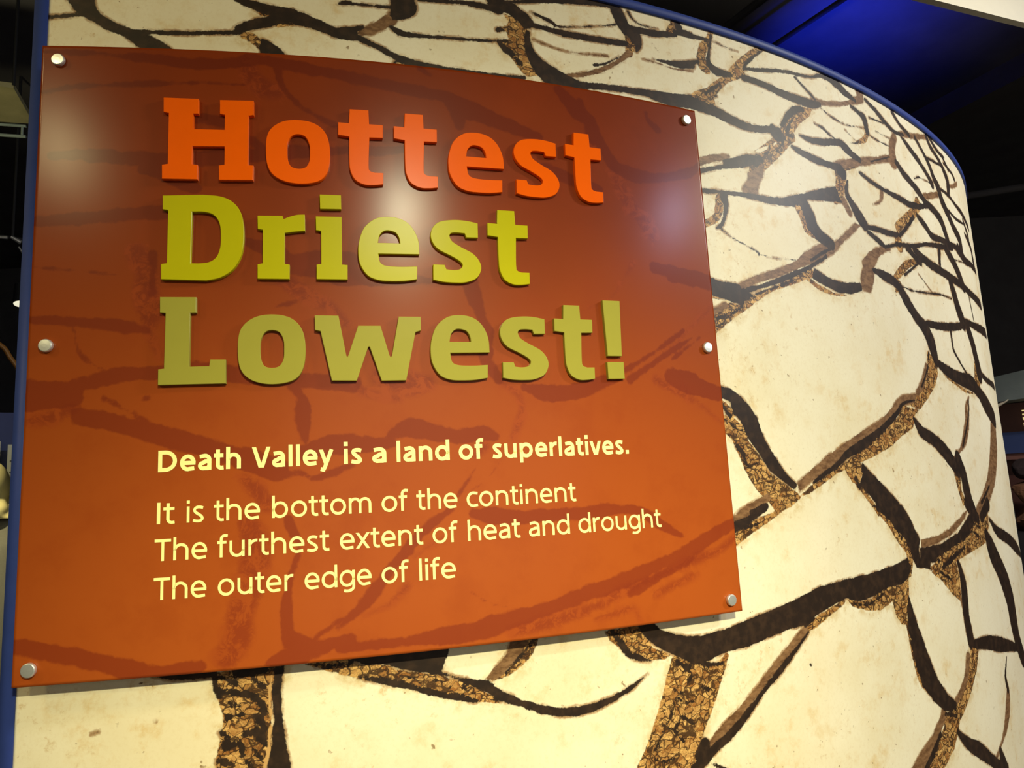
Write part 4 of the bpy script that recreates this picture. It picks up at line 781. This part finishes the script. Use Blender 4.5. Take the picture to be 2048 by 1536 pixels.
# pale tin light hood and truss at the upper left
zt = EYE + 2.4
c = [Vector(q) for q in ((-2.819 - 0.5, 3.739 - 0.19, zt), (-2.715, 3.779, zt), (-2.856, 4.168, zt), (-3.088 - 0.5, 4.114 - 0.13, zt))]
ho = empty('light_hood', tuple(np.round(sum(c, Vector()) / 4, 3)))
tag(ho, 'pale tin light hood with a dark lattice rim at the upper left edge', 'lamp hood')
up = Vector((0, 0, 0.03))
MB().hexa([c[0], c[1], c[2], c[3], c[0] + up, c[1] + up, c[2] + up, c[3] + up]).build('tray', M_tin, ho)
k1 = c[0].lerp(c[1], 0.66); k2 = c[3].lerp(c[2], 0.72)
MB().tube([k1 - Vector((0, 0, 0.006)), k2 - Vector((0, 0, 0.006))], 0.007, 8).build('tray_seam', M_cream, ho)
rim = MB()
for h in (0.0, 0.07): rim.tube([c[3] + Vector((0, 0.02, -h)), c[2] + Vector((-0.06, 0.02, -h))], 0.010, 8)
for t in (0.3, 0.55, 0.75, 0.97):
    q = c[3].lerp(c[2] + Vector((-0.06, 0, 0)), t) + Vector((0, 0.02, 0)); rim.tube([q, q - Vector((0, 0, 0.07))], 0.007, 6)
rim.build('lattice_rim', M_grey, ho)
for t in (c[1], c[2], c[0].lerp(c[3], 0.5)): MB().tube([t + up * 0.5, (t.x, t.y, RZ)], 0.008, 8).build('hanger', M_black, ho)

# track light with small metal heads, and the lit spot lamp below it
tk = empty('track_light', (-3.47, 4.90, EYE + 1.95))
tag(tk, 'black track light with small glinting metal heads at the left edge', 'light')
MB().tube([(-3.75, 4.75, EYE + 1.985), (-3.41, 4.95, EYE + 1.965), (-3.37, 4.97, EYE + 1.965)], 0.014, 10).build('rail', M_black, tk)
for a, b, r in (((-3.60, 4.82, 1.956), (-3.491, 4.88, 1.963), 0.012), ((-3.475, 4.893, 1.972), (-3.426, 4.926, 1.939), 0.016), ((-3.436, 4.92, 1.905), (-3.413, 4.935, 1.862), 0.008), ((-3.405, 4.94, 1.93), (-3.385, 4.95, 1.89), 0.008), ((-3.396, 4.946, 1.855), (-3.388, 4.951, 1.838), 0.009)):
    MB().tube([(a[0], a[1], EYE + a[2]), (b[0], b[1], EYE + b[2])], [r * 0.7, r], 12).build('lamp_head', M_steel, tk)
MB().tube([(-3.47, 4.90, EYE + 1.965), (-3.47, 4.90, RZ)], 0.010, 8).build('drop_rod', M_black, tk)
sp = empty('spot_lamp', (-3.41, 4.94, EYE + 1.50))
tag(sp, 'lit spot lamp with a bright white lens beside the blue edge strip', 'lamp')
ax = Vector((0.12, -0.16, -0.97)).normalized(); ce = Vector((-3.405, 4.94, EYE + 1.497))
MB().tube([ce - ax * 0.16, ce - ax * 0.14, ce - ax * 0.03, ce + ax * 0.004], [0.03, 0.05, 0.055, 0.058], 24).build('housing', M_black, sp)
MB().tube([ce + ax * 0.0045, ce + ax * 0.008, ce + ax * 0.011], [0.052, 0.05, 0.03], 24).build('lens', glow('lens_glow', (1.0, 0.95, 0.70), 0.9), sp)
MB().tube([ce - ax * 0.1, ce - ax * 0.1 + Vector((0.10, 0.10, 0.12)), (ce.x + 0.16, ce.y + 0.16, RZ)], 0.008, 8).build('stem', M_black, sp)

# wooden arch rail
ra = empty('wooden_rail', (-2.87, 4.10, EYE + 0.9))
tag(ra, 'curved varnished wooden rail running down to the blue edge strip', 'rail')
pts = [(-3.25, 3.88, EYE + 1.10), (-3.05, 3.98, EYE + 1.075), (-2.915, 4.062, EYE + 0.992), (-2.874, 4.091, EYE + 0.922), (-2.832, 4.12, EYE + 0.838), (-2.78, 4.15, EYE + 0.68), (-2.76, 4.17, EYE + 0.3), (-2.76, 4.17, 0.0)]
MB().tube(catmull(pts, n=5).tolist(), 0.014, 12).build('hoop', M_wood, ra)
MB().tube([(-3.25, 3.88, EYE + 1.10), (-3.45, 3.79, EYE + 1.05), (-3.55, 3.74, EYE + 0.7), (-3.55, 3.74, 0)], 0.014, 12).build('far_post', M_wood, ra)

# navy display board with pale printed strips
V = Vector((-0.573, 0.820, 0)); R = Vector((0.820, 0.573, 0))
o0 = V * 4.06
db = empty('display_board', (round(o0.x, 3), round(o0.y, 3), 0))
tag(db, 'navy display board standing behind the visitor at the left edge', 'display board')
MB().obox(o0 + R * 0.1 + V * 0.02 + Vector((0, 0, 1.02)), R * 0.55, V * 0.015, Vector((0, 0, 1.02))).build('board', M_navy, db)
for sx in (-0.4, 0.6): MB().obox(o0 + R * sx + Vector((0, 0, 0.02)), R * 0.04, V * 0.25, Vector((0, 0, 0.02))).build('foot', M_black, db)
def strip(p, w, lab, marks):
    s = empty('paper_strip', (round(p.x, 3), round(p.y, 3), round(p.z - 0.6, 3)))
    tag(s, lab, 'paper strip', 'pale strips on the navy display board')
    MB().obox(p + R * w / 2 + Vector((0, 0, -0.3)), R * w / 2, V * 0.002, Vector((0, 0, 0.3))).build('sheet', M_strip, s)
    for q, (dx, dz, mw, mh) in enumerate(marks):
        MB().obox(p + R * dx + Vector((0, 0, -dz)) - V * 0.003, R * mw, V * 0.0006, Vector((0, 0, mh))).build('printed_mark', M_ink, s)
strip(Vector((-2.292, 3.278, EYE + 0.337)), 0.15, 'pale strip with small grey printed marks beside the blue edge strip',
      [(0.014, 0.075, 0.004, 0.004), (0.022, 0.105, 0.003, 0.003), (0.014, 0.125, 0.004, 0.003), (0.015, 0.15, 0.004, 0.006), (0.013, 0.17, 0.003, 0.005), (0.013, 0.197, 0.004, 0.005), (0.013, 0.232, 0.004, 0.006)])
strip(Vector((-2.314, 3.262, EYE + 0.352)) - R * 0.10, 0.10, 'pale strip cut off by the left picture edge', [])

# ------------------------------------------------------------------ visitor in a cream hood at the left edge
F = Vector((-0.82, -0.57, 0)); RR = Vector((-0.57, 0.82, 0)); Zv = Vector((0, 0, 1))
BASE = Vector((-1.790, 2.655, 0.0))
W3 = lambda f, r, z: BASE + F * f + RR * r + Zv * z
man = empty('person', tuple(np.round(BASE, 3)))
tag(man, 'person in a cream hood, charcoal jacket and black trousers, cut off by the left edge', 'person')

def skin(name, nodes, edges, mat, root=0, levels=2):
    me = bpy.data.meshes.new(name)
    c = Vector(BASE)
    me.from_pydata([tuple(W3(*n[:3]) - c) for n in nodes], edges, [])
    me.materials.append(mat)
    o = bpy.data.objects.new(name, me); COL.objects.link(o); o.parent = man
    md = o.modifiers.new('skin', 'SKIN'); md.use_smooth_shade = True
    for i, n in enumerate(nodes):
        sv_ = me.skin_vertices[0].data[i]
        sv_.radius = (n[3], n[4] if len(n) > 4 else n[3])
        sv_.use_root = (i == root)
    sb = o.modifiers.new('smooth', 'SUBSURF'); sb.levels = levels; sb.render_levels = levels
    return o

body_nodes = [(0, 0, 0.93, .12), (0.02, 0, 1.15, .10), (0.05, 0, 1.36, .12), (0.09, 0, 1.49, .065), (0.125, 0, 1.56, .06), (0.165, 0, 1.64, .085), (0.16, 0, 1.71, .075),
              (0.24, 0, 1.645, .016), (0.04, -.17, 1.42, .05), (0.03, -.22, 1.15, .038), (0.12, -.22, 0.92, .026), (0.15, -.21, 0.85, .03),
              (0.04, .17, 1.42, .05), (0.03, .22, 1.15, .038), (0.12, .22, 0.92, .026), (0.15, .21, 0.85, .03),
              (0, -.09, 0.82, .085), (0.02, -.10, 0.47, .055), (-0.02, -.10, 0.09, .038), (0.12, -.11, 0.04, .03),
              (0, .09, 0.82, .085), (0.02, .10, 0.47, .055), (-0.02, .10, 0.09, .038), (0.12, .11, 0.04, .03)]
body_edges = [(0, 1), (1, 2), (2, 3), (3, 4), (4, 5), (5, 6), (5, 7), (2, 8), (8, 9), (9, 10), (10, 11), (2, 12), (12, 13), (13, 14), (14, 15),
              (0, 16), (16, 17), (17, 18), (18, 19), (0, 20), (20, 21), (21, 22), (22, 23)]
for hx, s in ((11, -1), (15, 1)):
    b0 = body_nodes[hx]
    for j, ln in enumerate((.075, .085, .08, .065)):
        body_nodes.append((b0[0] + .02, b0[1] + (j - 1.5) * .018 * 1, b0[2] - ln * .55, .009)); body_edges.append((hx, len(body_nodes) - 1))
        body_nodes.append((b0[0] + .045, b0[1] + (j - 1.5) * .018, b0[2] - ln, .0075)); body_edges.append((len(body_nodes) - 2, len(body_nodes) - 1))
    body_nodes.append((b0[0] + .06, b0[1] - s * .03, b0[2] - .03, .010)); body_edges.append((hx, len(body_nodes) - 1))
skin('body', body_nodes, body_edges, M_skin)
jk = [(0.0, 0, 1.04, .170), (0.0, 0, 1.09, .174), (0.015, 0, 1.2, .165), (0.03, 0, 1.38, .170), (0.055, 0, 1.52, .088), (0.085, 0, 1.585, .072), (0.035, -.18, 1.42, .078), (0.02, -.235, 1.15, .06), (0.11, -.235, 0.95, .05), (0.035, .18, 1.42, .078), (0.02, .235, 1.15, .06), (0.11, .235, 0.95, .05)]
skin('jacket', jk, [(0, 1), (1, 2), (2, 3), (3, 4), (4, 5), (3, 6), (6, 7), (7, 8), (3, 9), (9, 10), (10, 11)], M_coat)
tr_ = [(0, 0, 1.20, .140), (0, 0, 0.98, .158), (0, -.09, 0.80, .10), (0.02, -.10, 0.47, .078), (-0.01, -.10, 0.09, .065), (0, .09, 0.80, .10), (0.02, .10, 0.47, .078), (-0.01, .10, 0.09, .065)]
skin('trousers', tr_, [(0, 1), (1, 2), (2, 3), (3, 4), (1, 5), (5, 6), (6, 7)], M_black)
for s in (-.105, .105):
    skin('shoe', [(-0.05, s, 0.045, .045), (0.06, s, 0.045, .045), (0.17, s, 0.035, .034)], [(0, 1), (1, 2)], M_black)
for s in (-.032, .032):
    MB().tube([W3(0.236, s, 1.665), W3(0.243, s, 1.665), W3(0.247, s, 1.665)], [0.013, 0.011, 0.004], 12).build('eye', M_black, man, True)
MB().tube([W3(0.237, -.025, 1.60), W3(0.243, 0, 1.598), W3(0.237, .025, 1.60)], 0.006, 8).build('mouth', M_maroon, man, True)
# cloth hood: open at the face, falling in folds over the neck and shoulders
prof = [(1.775, .012, .003), (1.768, .05, 0), (1.745, .085, 0), (1.71, .106, 0), (1.67, .114, 0), (1.64, .113, .001), (1.625, .111, .004), (1.61, .113, .008), (1.598, .119, .009), (1.586, .127, .009), (1.574, .134, .008), (1.562, .139, .006), (1.555, .136, .005)]
hv = []; hf = []; n = 60
for i, (z, r, fold) in enumerate(prof):
    sh = 0.155 - max(0, 1.62 - z) * 0.45
    for k in range(n + 1):
        a = math.radians(52 + (360 - 104) * k / n) if z < 1.725 else math.radians(52 + (360 - 104) * k / n)
        rr_ = r + fold * math.sin(a * 9 + z * 120) + fold * 0.7 * math.sin(a * 4 - z * 60)
        hv.append(W3(sh + math.cos(a) * rr_, math.sin(a) * rr_ * 0.92, z + fold * 0.4 * math.sin(a * 6)))
for i in range(len(prof) - 1):
    for k in range(n): hf.append((i * (n + 1) + k, (i + 1) * (n + 1) + k, (i + 1) * (n + 1) + k + 1, i * (n + 1) + k + 1))
hood = mesh_obj('hood', hv, hf, M_cloth, man, True)
so_ = hood.modifiers.new('thick', 'SOLIDIFY'); so_.thickness = 0.006
ss_ = hood.modifiers.new('soft', 'SUBSURF'); ss_.levels = 1; ss_.render_levels = 1

# ------------------------------------------------------------------ exhibit seen past the right edge of the wall
V = Vector((0.567, 0.824, 0)); R = Vector((0.824, -0.567, 0))
O = Vector((3.385, 4.955, 0))
L3 = lambda x, y, z: O + R * x + V * y + Vector((0, 0, EYE + z))
def lbox(x0, x1, y0, y1, z0, z1):
    return MB().obox(L3((x0 + x1) / 2, (y0 + y1) / 2, (z0 + z1) / 2), R * (x1 - x0) / 2, V * (y1 - y0) / 2, Vector((0, 0, (z1 - z0) / 2)))
kx = empty('exhibit_cabinet', (round(O.x, 3), round(O.y, 3), 0))
tag(kx, 'tall maroon exhibit cabinet with a grey header beyond the right end of the wall', 'display cabinet')
lbox(-0.35, 0.75, 0.30, 0.62, -EYE, 0.455).build('cabinet_body', M_maroon, kx)
MB().hexa([L3(-0.4, 0.05, 0.438), L3(0.8, 0.05, 0.500), L3(0.8, 0.62, 0.500), L3(-0.4, 0.62, 0.438), L3(-0.4, 0.05, 0.58), L3(0.8, 0.05, 0.76), L3(0.8, 0.62, 0.76), L3(-0.4, 0.62, 0.58)]).build('header', M_grey, kx)
M_win = glow('amber_glow', (1.0, 0.80, 0.35), 0.6)
for z0, z1 in ((0.392, 0.400), (0.364, 0.374), (0.330, 0.350), (0.280, 0.310)):
    lbox(0.062, 0.13, 0.292, 0.302, z0, z1).build('lit_window', M_win, kx)
lbox(0.058, 0.13, 0.292, 0.302, 0.146, 0.166).build('lit_window', glow('green_glow', (0.55, 0.75, 0.25), 0.4), kx)['label'] = 'greenish lit window'
lbox(-0.20, 0.4, 0.294, 0.301, 0.10, 0.25).build('screen', glow('blue_glow', (0.03, 0.06, 0.20), 0.03), kx)
lbox(-0.35, 0.75, 0.20, 0.62, 0.055, 0.08).build('ledge', plain('pink_ledge', (0.22, 0.10, 0.08), 0.7), kx)

MB().tube([L3(-0.32, 0.03, 0.345), L3(-0.14, 0.03, 0.403), L3(-0.07, 0.03, 0.428), L3(-0.02, 0.04, 0.452), L3(0.0, 0.06, 0.47)], [0.02, 0.017, 0.011, 0.005, 0.005], 12).build('lamp_arm', M_cream, kx)
def rock(name, c, rad, mat, label, seed, sq=(1, 1, 1)):
    rnd = np.random.RandomState(seed)
    dirs = rnd.normal(size=(14, 3)); dirs /= np.linalg.norm(dirs, axis=1)[:, None]; hh = rnd.uniform(.78, 1.0, 14)
    dirs = np.vstack([dirs, [(0, 0, 1), (0, 0, -1)]]); hh = np.append(hh, [.86, .86])
    v = []; f = []; n, mm = 36, 20
    for i in range(mm + 1):
        for k in range(n):
            t, p_ = math.pi * i / mm, 2 * math.pi * k / n
            q = np.array([math.sin(t) * math.cos(p_), math.sin(t) * math.sin(p_), math.cos(t)])
            s_ = min(1.0, min(h / max(q @ d_, 1e-3) for d_, h in zip(dirs, hh))) * (1 + 0.02 * math.sin(7 * q[0] + seed) * math.sin(9 * q[1]) * (1 - q[2] ** 2))
            v.append(Vector(c) + (R * (q[0] * sq[0]) + V * (q[1] * sq[1]) + Vector((0, 0, q[2] * sq[2]))) * rad * s_)
    for i in range(mm):
        for k in range(n): f.append((i * n + k, (i + 1) * n + k, (i + 1) * n + (k + 1) % n, i * n + (k + 1) % n))
    return tag(mesh_obj(name, v, f, mat), label, 'rock', 'rocks piled on the black plinth')
tag(lbox(-0.35, 0.75, -0.22, 0.19, -EYE, -0.42).build('plinth', M_black), 'black plinth with brown rocks on it at the right edge', 'plinth')
# stacked: lower block on the plinth, upper block on it, boulder on top
rock('rock_block', L3(0.12, 0.0, -0.42 + 0.17 * 0.6 * 0.86), 0.17, M_rock, 'lower reddish brown rock resting on the black plinth', 8, (1.15, .8, .6))
zl = -0.42 + 2 * 0.17 * 0.6 * 0.86
rock('rock_block', L3(0.09, 0.0, zl + 0.15 * 0.62 * 0.86), 0.15, M_rock, 'upper reddish brown rock under the dark boulder', 5, (1.1, .8, .62))
zu = zl + 2 * 0.15 * 0.62 * 0.86
rock('boulder', L3(0.05, 0.0, zu + 0.10 * 0.82 * 0.86), 0.10, M_boulder, 'dark rounded boulder on top of the brown rocks at the right edge', 3, (1, .8, .82))
ol = lbox(-0.02, 0.3, -0.62, -0.26, -EYE, -0.675); tag(ol.build('storage_box', M_olive_box), 'olive box standing in front of the black plinth', 'box')
lt = empty('light_tube', tuple(np.round(L3(-0.09, -0.35, -EYE), 3))); tag(lt, 'violet blue light tube glowing behind the right edge of the wall', 'light tube')
MB().tube([L3(-0.073, -0.35, -0.165), L3(-0.089, -0.35, 0.01)], 0.008, 12).build('tube', glow('violet_glow', (0.15, 0.12, 1.0), 1.2), lt)
MB().tube([L3(-0.073, -0.35, -0.165), L3(-0.068, -0.35, -0.28), L3(-0.065, -0.35, -EYE)], 0.010, 12).build('post', M_black, lt)
